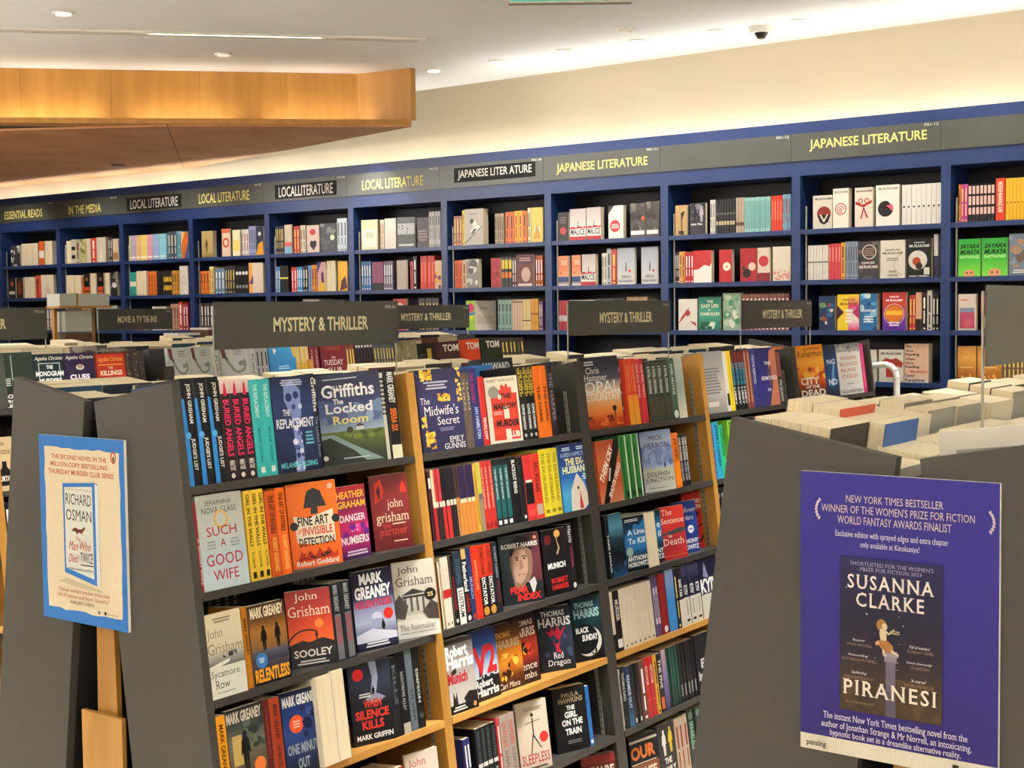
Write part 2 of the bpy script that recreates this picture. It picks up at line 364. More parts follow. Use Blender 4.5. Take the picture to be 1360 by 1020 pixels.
# ------------------------------------------------------------------ the room
def struct(name, mb, m, label=None):
    o = mb.build(name, m); o['kind'] = 'structure'; return o
struct('floor', MB().box(-15, -3, FZ-.05, 3, 6.9, FZ), M['floor'])
struct('ceiling', MB().box(-15, -2.4, ZC, 3, 6.95, ZC+.08), M['ceil'])
struct('wall_back', MB().box(-15, 6.864, FZ, 3, 7.0, ZC), M['wall'])
struct('wall_right', MB().box(2.4, -2.3, FZ, 2.5, 6.9, ZC), M['wall'])
struct('wall_front', MB().box(-15, -2.4, FZ, 2.5, -2.3, ZC), M['wall'])
struct('uplight_ledge_1', MB().box(2.06, -2.3, 2.2, 2.4, 6.86, 2.34), M['navy']); struct('uplight_ledge_2', MB().box(-15, -2.3, 2.2, 2.06, -1.9, 2.34), M['navy'])  # ledges added out of view to carry the added uplights
struct('uplight_partition', MB().box(-9.2, -2.3, FZ, -8.8, 4.2, 2.25), M['wall'])  # partition invented outside the view to hold ceiling uplights
struct('wall_left', MB().box(-15.1, -3, FZ, -15, 6.9, ZC), M['wall'])
# oak trimmed bulkhead hanging from the ceiling
ZS = 2.578; A = Vector((-5.29, 6.19)); d_ = Vector((-.7235, -.690)).normalized(); nrm = Vector((-d_.y, d_.x))  # nrm points away from the camera side
if nrm.dot(Vector((1, -1))) > 0: nrm = -nrm
bh = thing('ceiling_bulkhead', 'oak fascia bulkhead with brown panelled underside at the upper left', 'ceiling bulkhead', (A.x, A.y, ZS))
off = lambda p, z: (p[0]-A.x, p[1]-A.y, z-ZS)
B = A+d_*5.5; Pc = Vector((-5.661, 6.141)); Pd = Vector((-7.071, 4.684)); pdir = (Pd-Pc).normalized(); Pe = Pc+pdir*5.2
def slab(poly, z0, z1, name, m, par=bh): 
    return MB().prism(poly, lambda p, z: off(p, z), z0, z1).build(name, m, par)
slab([A, B, Pe, Pc], ZS, ZS+.03, 'fascia_ledge', M['oak'])
slab([Pc, Pe, Pe+nrm*.03, Pc+nrm*.03], ZS+.03, ZC-.001, 'fascia_board', M['oak'])
for j in range(9):
    q0 = Pc+pdir*(.5*j+.42); slab([q0-nrm*.0003, q0+pdir*.0012-nrm*.0003, q0+pdir*.0012+nrm*.002, q0+nrm*.002], ZS+.03, ZC-.001, 'board_joint', M['slot'])
R2 = Vector((.04, .0)); slab([A, Pc, Pc+Vector((.01, .03)), A+Vector((.01, .03))], ZS+.03, ZC-.001, 'return_board', M['oak'])
P1 = Vector((-10.261, 7.422)); e_ = (P1-A).normalized(); tW = (6.86-A.y)/e_.y; Wp = A+e_*tW
zf = ZS-.012
seam = [(-6.313, 5.251), (-8.073, 6.86)]; 
# underside in three panels with shadow gaps
Q1 = A+d_*1.48; Q1b = Vector((-7.75, 6.86)); Q2 = A+d_*3.0
s1 = Vector((-6.313, 5.251)); s2 = Vector((-8.073, 6.86)); s3 = Vector((-8.325, 5.494)); s4 = s3+(Vector((-10.766, 7.47))-s3)*.69
s0 = s3-(s4-s3).normalized()*1.3
g = .006
slab([A, s1, s2, Wp], zf, ZS, 'soffit_panel', M['soffit'])
v = (s2-s1).normalized()*0
slab([s1+Vector((-g, -g*.5)), s0, s4, s2+Vector((-g, 0))], zf, ZS, 'soffit_panel', M['soffit'])
slab([s0+Vector((-g, g*.3)), Vector((-12.5, .2)), Vector((-14.9, 6.86)), s4+Vector((-g, 0))], zf, ZS, 'soffit_panel', M['soffit'])
slab([A+nrm*.02, B+nrm*.02, Vector((-14.9, 6.0)), Vector((-14.9, 6.86)), Wp], ZS+.0005, ZS+.004, 'soffit_backing', M['slot'])
def downlight(x, y, z, lit, lab):
    t = thing('downlight', lab, 'ceiling light', (x, y, z))
    MB().cyl((0, 0, -.006), (0, 0, 0), .048, 24).build('trim_ring', M['white'], t)
    MB().cyl((0, 0, -.009), (0, 0, -.006), .034, 24).build('lens', M['glow' if lit else 'dim'], t)
names = ['round downlight above the slot diffuser at far left', 'round ceiling sprinkler plate above the oak fascia', 'small bright downlight right of the oak bulkhead', 'downlight second right of the oak bulkhead', 'dim downlight third right of the oak bulkhead', 'bright downlight below the smoke detector', 'unlit tilted downlight left of the dome camera', 'bright downlight right of the dome camera']
for i, (x, y) in enumerate(DL): downlight(x, y, ZC, i in (2, 5, 7, 0), names[i])  # the sprinkler plate is given a downlight's faintly glowing lens
t = thing('downlight', 'small unlit dark downlight in the brown soffit', 'ceiling light', (-8.214, 6.373, zf))
MB().cyl((0, 0, -.006), (0, 0, 0), .05, 24).build('trim_ring', M['slot'], t); MB().cyl((0, 0, -.009), (0, 0, -.006), .036, 24).build('lens', M['dark'], t)
t = thing('smoke_detector', 'flat white round smoke detector on the ceiling', 'detector', (-3.726, 6.029, ZC))
MB().cyl((0, 0, -.014), (0, 0, 0), .05, 24, r1=.056).build('body', M['white'], t); MB().cyl((0, 0, -.022), (0, 0, -.014), .03, 20).build('sensor_cap', M['white'], t)
t = thing('dome_camera', 'white security dome camera with dark lens on the ceiling', 'camera', (-3.177, 6.435, ZC))
MB().cyl((0, 0, -.03), (0, 0, 0), .055, 24, r1=.068).build('housing', M['white'], t)
MB().cyl((0, 0, -.058), (0, 0, -.03), .018, 20, r1=.036).build('lens_dome', M['dark'], t)
for j in range(7):                      # hidden led strip lying in the bulkhead ledge
    q0 = A+d_*(.5+.75*j)+nrm*.05 if False else A+d_*(.6+.75*j)
    area('ledge_strip_light', ((q0.x+Pc.x+pdir.x*(.2+.75*j))/2, (q0.y+Pc.y+pdir.y*(.2+.75*j))/2, ZS+.037), .6, .02, .8, (1, .93, .8), (math.radians(180-25), 0, math.atan2(-d_.y, -d_.x)))
# slot diffuser
t = thing('slot_diffuser', 'long narrow linear slot air diffuser with two blades in the ceiling', 'air diffuser', (-4.70, 5.56, ZC))
dd = Vector((-6.1, 4.05))-Vector((-4.69, 5.555)); dl = dd.normalized(); dn = Vector((-dl.y, dl.x))
def strip(a0, a1, b0, b1, z0, z1, name, m):
    MB().prism([dl*a0+dn*b0, dl*a1+dn*b0, dl*a1+dn*b1, dl*a0+dn*b1], lambda p, z: (p[0], p[1], z), z0, z1).build(name, m, t)
for (b0, b1) in ((-.04, -.03), (.03, .04), (-.006, .006)): strip(0, 5, b0, b1, -.012, 0, 'blade', M['white'])
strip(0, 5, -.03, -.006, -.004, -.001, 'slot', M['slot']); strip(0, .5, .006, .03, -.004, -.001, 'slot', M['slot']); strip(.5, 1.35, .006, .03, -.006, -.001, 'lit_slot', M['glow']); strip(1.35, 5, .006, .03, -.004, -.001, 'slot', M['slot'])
strip(-.04, 0, -.045, .045, -.014, 0, 'end_cap', M['white'])
# teal hanging sign
t = thing('hanging_exit_sign', 'teal hanging sign with silver rim at the top edge', 'sign', (-2.268, 3.366, 2.38))
ex = Vector((.28, .207)).normalized(); ey = Vector((-ex.y, ex.x)); f3 = lambda p, q: (ex.x*p[0]+ey.x*q, ex.y*p[0]+ey.y*q, p[1])
MB().prism([(-.172, .006), (.172, .006), (.172, .19), (-.172, .19)], f3, -.012, .012).build('face_panel', M['teal'], t)
MB().prism([(-.178, 0), (.178, 0), (.178, .006), (-.178, .006)], f3, -.014, .014).build('bottom_rim', M['steel'], t)
for xx in (-.175, .175): MB().prism([(xx-.003, .006), (xx+.003, .006), (xx+.003, .19), (xx-.003, .19)], f3, -.014, .014).build('side_rim', M['steel'], t)
for xx in (-.12, .12): MB().cyl((ex.x*xx, ex.y*xx, .19), (ex.x*xx, ex.y*xx, ZC-2.38), .004).build('hanging_rod', M['steel'], t)
# ------------------------------------------------------------------ blue wall bookcase, one unit per bay
YW = 6.589; BW = .774; X0 = -2.3087; ROWZ = [1.8904, 1.6324, 1.3762, 1.120, .862, .604, .346]
signs = {0: ('JAPANESE LITERATURE', 0, 'P01-13', 1075, 1231, .30, .74), 1: (None, 0, 'P01-12'), 2: ('JAPANESE LITERATURE', 0, 'P01-11', 739, 860, .2, .66), 3: ('JAPANESE LITER ATURE', 1, 'P01-10', 608, 706, .3, .75),
 4: ('LOCAL LITERATURE', 0, 'P01-09', 481, 562, .22, .68), 5: ('LOCALLITERATURE', 1, 'P01-08', 370, 442, .2, .7), 6: ('LOCAL LITERATURE', 0, 'P01-07', 264, 331, .2, .7), 7: ('LOCAL LITERATURE', 1, None, 173, 236, .2, .7), 8: ('IN THE MEDIA', 0, 'P01-05', 91, 134, .2, .66), 9: ('ESSENTIAL READS', 0, 'P01-04', 6, 56, .2, .66)}
BAYN = {-3: 'farthest right, out of frame', -2: 'beyond the right edge', -1: 'rightmost wall bay', 0: 'second wall bay from right', 1: 'third wall bay from right', 2: 'fourth wall bay from right', 3: 'fifth wall bay from right', 4: 'sixth wall bay from right', 5: 'fifth wall bay from left', 6: 'fourth wall bay from left', 7: 'third wall bay from left', 8: 'second wall bay from left', 9: 'leftmost wall bay', 10: 'beyond the left edge'}
sh_me = MB().box(.046, .004, -.024, BW, .27, 0).mesh('shelf', [M['navy']])
up_me = MB().box(0, 0, FZ, .046, .27, 2.163).mesh('upright', [M['navy']])
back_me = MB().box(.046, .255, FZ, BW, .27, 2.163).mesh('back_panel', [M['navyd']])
rail_me = MB().box(0, .0, 2.163, BW, .27, 2.2387).mesh('header_rail', [M['navy']])
top_me = MB().box(0, .02, 2.2387, BW, .12, 2.4365).mesh('cornice', [M['navy']])
sg_me = MB().box(.0008, -.008, 2.2387, BW-.0008, .0198, 2.3763).mesh('sign_panel', [M['sign']])
st_me = MB().box(.062, .03, FZ, .07, .036, 2.01).mesh('shelf_standard', [M['steel']])
for k in range(-3, 11):
    bx = X0-BW*(k+1)
    t = thing('wall_bookcase', f'navy blue wall bookcase unit, {BAYN[k]}', 'bookcase', (bx, YW, 0))
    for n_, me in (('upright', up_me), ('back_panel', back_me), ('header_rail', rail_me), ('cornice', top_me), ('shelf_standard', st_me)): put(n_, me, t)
    sp = put('sign_panel', sg_me, t)
    for z in ROWZ+[.088, FZ+.06]: put('shelf', sh_me, t, (0, 0, z))
    if k in signs:
        sg = signs[k]; rr = Row((0, YW-.009, 2.3), (1, 0, 0), (0, 0, 1), (0, -1, 0), '', '')
        Pf = lambda x, y, l: (rr.s_at(x, 0)-bx, -.0085-EPS*l, 2.2387+(2.3763-2.2387)*y)
        art = []
        if sg[0]:
            if sg[1]: art.append(('r', sg[3]-5, sg[5]-.08, sg[4]+5, sg[6]+.1, '16171a'))
            art.append(('t', sg[0], sg[3], sg[5], sg[4], sg[6], 'f4f0e4' if sg[1] else 'fff08c', 'm'))
        xr = rr.px(bx+BW-.012, 0); wd = (xr-rr.px(bx, 0))*.095
        if sg[2]: art.append(('t', sg[2], xr-wd, .86, xr, .96, 'd9d9d2'))
        # pixel columns are only used as the ruler along the panel
        for a in art:
            x0, y0, x1, y1 = a[1:5] if a[0] == 'r' else a[2:6]
            s0, s1_ = rr.s_at(x0, 0)-bx, rr.s_at(x1, 0)-bx
            b_ = (a[0],)+((a[1],) if a[0] == 't' else ())+(s0, y0, s1_, y1)+tuple(a[6:] if a[0] == 't' else a[5:]); lay = 1 if a[0] == 'r' else 2
            mb = MB(); draw(mb, [b_], lambda x, y, l, lay=lay: (x, -.0083-EPS*lay, 2.2387+.1376*y))
            mb.build('label_strip' if a[0] == 'r' else 'bay_number' if a[1][0] == 'P' and a[1][-1].isdigit() else 'lettering', M['matte'], sp)
HFAC = {-1: .9, 0: .88, 1: .93, 2: 1.02, 3: 1.06, 4: 1.24, 5: 1.33, 6: 1.48, 7: 1.58, 8: 1.55, 9: 1.5, 10: 1.5}
def wall_row(k, r, items):
    row = Row((0, YW+.012, ROWZ[r]), (1, 0, 0), (0, 0, 1), (0, -1, 0), ('row one', 'row two', 'row three', 'row four')[r]+', '+BAYN[k], 'books on the blue wall bookcase', k > 5)
    lim0, lim1 = X0-BW*(k+1)+.076, X0-BW*k-.003
    for it in items:
        it = list(it)
        hi_ = 3 if it[0] == 'F' else 4; it[hi_] = min(it[hi_]*HFAC.get(k, 1), .226)
        kd, a, b = it[:3]; a = max(a, row.px(lim0, .012)+.2); b = min(b, row.px(lim1, .012)-.2)
        if b-a < .8: continue
        if kd == 'F':
            o = dict(it[7]) if len(it) > 7 else {}
            face(row, a, b, .129 if it[3] < .21 else .145, it[3], it[4], it[5], it[6], sgn=-1, phi=0 if o.get('flat', 0) else None, dep=o.get('dep', .012), sbg=o.get('sbg'), t=o.get('t', .025), n=o.get('n', 1))
        elif kd == 'S': spine(row, a, b, it[3], it[4], it[5], it[6] if len(it) > 6 and it[6] else None, it[7] if len(it) > 7 else cname(it[5])+' spine', dep=.012)
        elif kd == 'E': edge(row, a, b, it[3], it[4], 'cream page edges out', dep=.02)
def cname(c):
    r, g, b = [int((c if len(c) == 6 else ''.join(x*2 for x in c))[i:i+2], 16) for i in (0, 2, 4)]
    mx, mn = max(r, g, b), min(r, g, b)
    if mx < 62: return 'black'
    if mx-mn < 26: return 'white' if mx > 205 else 'pale grey' if mx > 150 else 'grey' if mx > 95 else 'dark grey'
    if mx-mn < 60 and r >= g >= b: return 'cream' if mx > 190 else 'tan' if mx > 130 else 'brown'
    dk = 'dark ' if mx < 120 else 'pale ' if mn > 150 else ''
    if r == mx and b > g+20: return dk+('pink' if b < r*.7 or mx > 180 else 'purple')
    if r == mx: return dk+('yellow' if g > r*.72 else 'orange' if g > r*.42 else 'red')
    if g == mx: return dk+('teal' if b > g*.75 else 'green')
    return dk+('teal' if g > b*.85 else 'blue' if r < b*.72 else 'purple')
SERIF = set("Griffiths|Locked|Room|The|John|Grisham|grisham|john|partner|the|Sycamore|Row|The Rainmaker|Midwife's|Secret|EMILY|GUNNIS|OPAL|COUNTRY|Chris|Hammer|THOMAS|HARRIS|Red|Dragon|Silence|Lambs|SUSANNA|CLARKE|R|PIRANESI|Who|We're|Reading|When|Death|Sentence|Munich|MURAKAMI|KEIGO|HIGASHINO|TUESDAY|CLUB|SHORTLISTED FOR THE WOMEN'S|PRIZE FOR FICTION 2021|Exclusive edition with sprayed edges and extra chapter|only available at Kinokuniya!|The instant New York Times bestselling novel from the|author of Jonathan Strange & Mr Norrell, an intoxicating,|hypnotic book set in a dreamlike alternative reality.|Murakami|David|Karashima|EASY LIFE|KAMUSARI|Tuesday".split('|'))
T = lambda s, x0, y0, x1, y1, c, st='b': ('t', s, x0, y0, x1, y1, c, st+('s' if s in SERIF else ''))
def V(s, yt, yb, c, a0=.22, a1=.78): return ('v', s, yt, yb, c, a0, a1)
malice = [('g', 0, .42, 1, 1, ['d9cfcb', 'c9bdba', 'b5a9a9']), ('p', [.5, .4, .55, .4, .54, .6, .5, .6], '333'), ('r', 0, .12, 1, .42, 'efe9e4'), T('MALICE', .06, .17, .94, .36, '1c1212'), ('r', 0, 0, 1, .12, 'b3202a'), ('p', [0, .4, .2, .44, .4, .40, .6, .45, .8, .41, 1, .44, 1, .38, 0, .36], 'b3202a')]
higa = [('g', 0, 0, 1, 1, ['d8d2cc', 'b9bcc4', '9ea2b0']), ('p', [.46, .36, .56, .36, .53, .6, .49, .6], '555a66'), T('KEIGO', .25, .17, .8, .25, '445'), T('HIGASHINO', .06, .05, .94, .13, '445'), ('c', .72, .36, .07, 'c33')]
navor = [('g', 0, .3, 1, 1, ['e8a277', 'e07a55', 'd98a60']), ('g', 0, 0, 1, .3, ['e9dfd2', '22386a', '27508a']), ('c', .25, .42, .1, 'd06a2a'), ('l', 4, .2, .68, .9, .85, 'f0c9a8')]
cork = [('l', 3, .1, .9, .9, .96, '9a8f86')]
earth = [('g', 0, 0, 1, 1, ['7fdc4a', '3fb83a', '2f9f3c']), T('SAYAKA', .08, .74, .94, .86, '10240f', 'hi'), T('MURATA', .08, .58, .94, .71, '10240f', 'hi'), T('EARTHLINGS', .08, .48, .94, .56, 'c8efb0'), ('c', .5, .08, .26, 'e6a070', .18), ('c', .4, .1, .04, '333'), ('c', .6, .1, .04, '333')]
dark1 = [('b', 3, 14, 0, .2, 1, 1, .25, ['3a3436', '5a5452', '2a2628', '777068']), ('r', .05, .08, .95, .2, 'ddd')]
wall_row(-1, 0, [('S', 1266, 1271, 2, .19, 'b9a53c'), ('S', 1271, 1276, 1, .2, 'e08a2c'), ('S', 1276, 1285, 2, .2, 'b8418a'), ('S', 1285.5, 1321, 7, .198, '1b1a20', [('r', .15, .74, .85, .95, 'e8b9ae'), ('r', .15, .45, .85, .68, 'e8b9ae'), ('r', .15, .2, .85, .38, 'e8b9ae')], 'black spine with pink blocks'), ('S', 1322, 1334.5, 1, .22, 'd8402a', [('l', 1, .4, .3, .6, .9, 'f0c0a8'), V('MIEKO KAWAKAMI', .92, .2, 'f6d9c8')]), ('S', 1335, 1395, 12, .217, 'e8b32e', [('c', .5, .42, .2, '3a2a10')], 'yellow spine with black dot')])
wall_row(-1, 1, [('F', 1267, 1302, .198, '3fb83a', earth, 'green cover with pink face'), ('F', 1304, 1338, .198, '3fb83a', earth, 'second green cover with pink face'), ('F', 1340, 1374, .215, '6f7f92', [('b', 5, 20, 0, .2, 1, .95, .2, ['8795a4', '5d6c80', 'a3836a', '6a5a52']), ('l', 2, .1, .05, .9, .15, 'e8e0d8')], 'blue grey painted cover'), ('S', 1376, 1420, 8, .2, '8a4a3a')])
wall_row(-1, 2, [('F', 1267, 1296, .192, 'd7c9c0', [('r', .1, .05, .92, .62, '7e8aa4'), ('r', .1, .05, .92, .5, 'b24a68'), ('c', .55, .2, .25, 'c85a6a'), ('l', 1, .1, .8, .6, .88, 'e08a7a')], 'pale cover with pink figure'), ('S', 1302, 1318, 4, .185, 'b8322e', [('r', 0, 0, 1, .45, '17151a'), ('r', .35, .5, .65, .9, '6a1a1a'), ('r', .3, .08, .7, .4, 'c9b9a9')], 'red and black spine'), ('S', 1319, 1410, 14, .19, '8c7f70')])
gold = [('g', 0, 0, 1, 1, ['8a4a1c', 'b9742c', 'dba04a', 'c4853a']), ('o', .5, .78, .16, .03, 'e6bd6a'), ('l', 1, .12, .42, .88, .46, 'f0d090'), ('b', 9, 8, .2, .1, .8, .35, .1, ['e0a040', 'f0c060'])]
wall_row(-1, 3, [('F', 1264, 1296, .2, 'b9742c', gold, 'golden brown glowing cover'), ('F', 1298, 1330, .2, 'b9742c', gold, 'second golden brown glowing cover'), ('S', 1332, 1400, 12, .19, '6a5240')])
wall_row(0, 0, [('F', 1079.5, 1105, .192, 'cfc6ba', [('c', .58, .45, .36, '8c2a22'), ('p', [.24, .42, .92, .42, .8, .2, .58, .12, .36, .2], '191416'), ('p', [.55, .2, .6, .2, .8, .42, .74, .44, .58, .27, .42, .44, .36, .42], 'd9d0c4'), T('MURAKAMI', .12, .86, .98, .93, '4a4038')], 'cream cover with black and red disc', dict(t=.02)),
 ('F', 1106, 1127, .225, 'e6ddd0', [('o', .5, .48, .36, .06, 'b0342c'), ('o', .5, .47, .22, .05, 'b0342c', 0, 300), ('o', .5, .46, .1, .05, 'b0342c'), T('MURAKAMI', .1, .88, .95, .94, '8a7a6a')], 'cream cover with red spiral', dict(t=.04)),
 ('F', 1135, 1159, .222, 'ddd0c4', [('p', [.05, .58, .45, .5, .45, .56, .05, .66], 'a8302c'), ('p', [.95, .6, .55, .52, .55, .58, .95, .68], 'a8302c'), ('p', [.47, .5, .3, .2, .4, .22, .53, .48], 'a8302c'), ('p', [.52, .5, .75, .24, .66, .22, .48, .46], 'a8302c'), ('c', .5, .54, .09, '8e2420'), ('o', .32, .66, .14, .05, 'a8302c'), ('o', .68, .66, .14, .05, 'a8302c'), T('MURAKAMI', .1, .88, .95, .94, '8a7a6a')], 'cream cover with red ribbon bow', dict(t=.03)),
 ('F', 1163, 1194, .228, 'e9e4da', [('c', .42, .42, .33, '1c1b20'), ('p', [.35, .72, .98, .3, .98, .75], 'e9e4da'), ('p', [.45, .5, .75, .34, .72, .52], 'd8506a'), T('MURAKAMI', .1, .88, .95, .94, '8a8276')], 'white cover with black and pink half disc', dict(t=.02)),
 ('S', 1197, 1250, 8, .222, 'dcd8d0', [('c', .5, .45, .2, '222')], 'white spine with a black dot')])
wall_row(0, 1, [('S', 1069, 1100, 7, .2, 'd8d2c8', [('r', 0, .5, 1, .53, '4a4640')], 'white spine with a dark line'), ('S', 1100, 1117, 4, .205, 'c8404a', [('r', .3, .5, .7, .9, 'e88a80')], 'coral red spine'), ('S', 1117, 1122, 1, .21, 'e0a038'), ('S', 1122, 1139, 5, .215, '8a97ac'),
 ('F', 1139, 1167, .21, '3c3a40', [('b', 2, 16, 0, 0, 1, 1, .2, ['55525a', '2e2c30', '6e5a58']), ('o', .55, .72, .34, .05, 'c9b8a8'), ('l', 4, .3, .6, .8, .84, '9a7a6a'), T('HARUKI', .2, .4, .8, .46, 'e6ded4'), T('MURAKAMI', .08, .28, .95, .36, 'e6ded4')], 'dark grey cover with round outline', dict(t=.02)),
 ('F', 1169, 1202, .212, 'd9d2c4', [T('HARUKI', .2, .72, .8, .77, '4a453c'), T('MURAKAMI', .1, .63, .92, .69, '4a453c'), ('o', .95, .35, .4, .015, '6a655c', 100, 260), T('SEIJI', .35, .14, .65, .2, '4a453c'), T('OZAWA', .3, .05, .72, .11, '4a453c'), ('l', 2, .2, .45, .8, .55, '8a8478')], 'cream lettered cover with thin arc', dict(t=.02)),
 ('F', 1204, 1237, .215, '17161a', [('c', .45, .45, .38, 'cfc8c0'), ('c', .4, .42, .17, 'a8482a'), ('c', .5, .3, .14, '3a2a22'), T('HARUKI', .3, .88, .72, .92, 'ddd'), T('MURAKAMI', .1, .78, .92, .85, 'ddd'), ('r', .7, .08, .92, .26, 'd9d4cc'), T('WIND / PINBALL', .1, .02, .9, .06, 'eee')], 'black cover with a white round picture', dict(t=.02)), ('S', 1240, 1246, 1, .235, 'c9c4be', [('r', 0, 0, 1, .5, '2a2c4a')])])
wall_row(0, 2, [('F', 1087.5, 1109, .198, '1f3358', [('b', 4, 16, 0, .1, 1, .9, .2, ['8c3a34', '2a5a8a', '6a8a5a', '1f3358', 'c8c0b0'])], 'dark blue cover with red clouds', dict(t=.03)), ('F', 1112, 1141, .205, 'f0d030', [('g', .5, 0, 1, 1, ['d82a7a', 'f2e6e0', 'd82a7a', 'f0d030']), ('p', [0, .3, .3, .5, 0, .7], '3a1a3a'), ('p', [1, .3, .7, .5, 1, .7], 'b0206a'), T('HARUKI', .25, .82, .8, .88, '8a4a10'), T('MURAKAMI', .12, .7, .92, .77, '8a4a10'), ('l', 4, .35, .2, .7, .6, 'f6f0e8')], 'yellow and pink butterfly cover', dict(t=.02)),
 ('F', 1142, 1165, .208, '2a6a9e', [('b', 8, 18, 0, 0, 1, 1, .22, ['8ec0de', '1c4a7c', '4a98c8', 'c8e0ea']), T('MURAKAMI', .08, .5, .92, .57, 'fff'), ('l', 3, .2, .2, .8, .4, 'e8f0f6')], 'blue watery cover', dict(t=.04)),
 ('F', 1172, 1203, .212, 'c23a3a', [('g', 0, 0, 1, 1, ['5a2a9a', '7a3aa8', 'c8442e', 'b8303a']), ('c', .5, .42, .4, 'e07a2a', .36), ('r', .14, .4, .86, .52, 'f2b83a'), ('o', .5, .42, .44, .02, 'f6e6c8'), T('HARUKI', .3, .86, .7, .91, 'fff'), T('MURAKAMI', .15, .76, .85, .82, 'fff'), ('l', 2, .25, .1, .75, .24, 'f0d8f0')], 'red and purple cover with sunset circle', dict(t=.03)),
 ('S', 1207, 1216, 2, .195, 'b83a34'), ('S', 1216, 1224, 1, .21, 'd8a888', [('r', 0, 0, 1, .3, '2a2420')]), ('S', 1224, 1231, 1, .2, '1a1a1c'), ('S', 1231, 1238, 1, .22, 'c4bdb2'), ('S', 1238, 1247, 2, .2, '1e2420')])
wall_row(0, 3, [('F', 1140, 1164, .18, 'd8d2c6', None, 'plain pale cover'), ('F', 1167, 1200, .182, 'd9d4c8', [T('MURAKAMI', .08, .84, .92, .92, '4a463e'), ('p', [.3, .15, .74, .15, .72, .5, .92, .45, .98, .6, .7, .75, .6, .72, .5, .7, .4, .72, .3, .75, .04, .6, .1, .45, .28, .5], 'a8382e'), ('c', .44, .54, .05, 'e8e0d8'), ('c', .56, .54, .05, 'e8e0d8')], 'pale cover with red shirt', dict(t=.02)),
 ('F', 1201, 1233, .215, 'e0b9a0', [T('Who', .04, .9, .3, .97, '2a1c14'), T("We're", .04, .79, .36, .86, '2a1c14'), T('Reading', .04, .68, .62, .76, '2a1c14'), T('When', .04, .58, .42, .64, '2a1c14'), T("We're", .04, .47, .36, .54, '2a1c14'), T('Reading', .04, .36, .62, .44, '2a1c14'), T('Murakami', .25, .26, .95, .32, 'd8503a'), ('g', 0, 0, 1, .24, ['e9ded4', 'e0b9a0']), T('David', .04, .14, .42, .22, '2a1c14'), T('Karashima', .04, .02, .85, .11, '2a1c14')], 'salmon cover with stacked black title', dict(t=.055))])
tealS = [('r', .2, .1, .8, .9, '6a9c9a')]
wall_row(1, 0, [('F', 891.5, 910, .175, 'b89664', [('p', [.55, .1, .62, .1, .6, .5, .85, .8, .5, .75, .52, .5], '2a1c14'), ('b', 3, 6, .3, .02, .95, .15, .2, ['2a1c14'])], 'tan cover with dark tree', dict(t=.02)), ('F', 916, 937, .182, '2f2c36', [('b', 6, 12, 0, .35, 1, .98, .2, ['4a4650', '7a7480', '221f28']), ('s', .35, .4, .5, '1a181e'), ('s', .75, .4, .5, 'a8a2a8'), T('Inter Five', .1, .3, .8, .37, 'ddd')], 'dark cover with two figures', dict(t=.02)),
 ('S', 943, 950, 2, .195, 'd2cdc6'), ('S', 950.6, 976, 7, .195, '25252a', [('r', .1, .25, .9, .36, 'b8a488'), ('r', .1, .55, .9, .6, '6a6460')], 'black spine with tan band'), ('S', 977, 988, 3, .198, 'a89684', [('r', 0, .2, 1, .3, '5a4438')]), ('S', 988, 1023, 10, .195, '8fbab6', tealS, 'pale teal spine'), ('S', 1024, 1039, 4, .196, 'cf3a26', [('r', .3, .3, .7, .85, 'e8785a')], 'bright red spine'), ('S', 1039, 1050, 3, .2, '6f9cb0')])
wall_row(1, 1, [('S', 893, 902, 3, .182, '17171a'), ('S', 902, 906, 1, .183, 'c9a468'), ('S', 906, 910, 1, .183, 'd08038'), ('S', 910, 921, 3, .18, 'b8282c'), ('F', 921, 945, .185, 'efeae2', [('p', [0, .4, .3, .42, .6, .55, .9, .5, 1, .62, 1, 1, 0, 1], 'c02c30')], 'red and white cover with torn edge', dict(t=.03)), ('F', 955, 972, .185, 'b8282c', [('c', .6, .48, .3, 'e8e0d4'), ('c', .6, .48, .1, 'c9a050')], 'red cover with white disc', dict(t=.03)), ('F', 983, 1005, .187, 'a8242c', [('c', .4, .25, .25, '2a1a1e'), ('c', .72, .45, .22, 'd8c0b0'), ('p', [.1, .35, .2, .5, .35, .4], '2a1a1e')], 'dark red cover with black cat', dict(t=.02)), ('F', 1006, 1022, .188, 'd8c4b4', [('c', .5, .6, .4, 'b8303a'), ('r', 0, 0, 1, .25, '8a2028')], 'cream cover with red head', dict(t=.02)), ('F', 1026, 1050, .19, 'dcd0be', [('b', 7, 26, .05, .03, .95, .34, .09, ['d8887a', 'e0a090'])], 'cream cover with coral pattern')])
wall_row(1, 2, [('F', 901, 926, .182, 'e2dcd2', [('p', [0, .2, .3, .4, .5, .6, .6, .75, .4, .6, .2, .45], 'a82c2c'), ('c', .5, .55, .14, 'a82c2c'), ('p', [.6, .3, 1, .1, .9, .25], 'a82c2c')], 'white cover with red brush drawing', dict(t=.012)), ('F', 928, 957, .192, '2f7a6a', [('g', 0, 0, 1, 1, ['1f6a58', '49a08a', '2a7262']), T('THE', .38, .82, .66, .9, 'e8e0c8'), T('EASY LIFE', .12, .68, .9, .78, 'e8e0c8'), T('in', .44, .58, .56, .64, 'e8e0c8'), T('KAMUSARI', .08, .44, .95, .54, 'e8e0c8'), ('b', 4, 8, 0, .02, 1, .25, .2, ['cfe0c8', '1a5a48'])], 'green lettered cover', dict(t=.015)), ('F', 960, 984, .212, '8fa890', [('b', 12, 22, 0, 0, 1, 1, .2, ['b8c8ae', '6f9a80', 'd8dccc', '4f8a6a'])], 'misty green cover', dict(t=.02)), ('S', 985, 1048, 12, .205, '8c5a4e')])
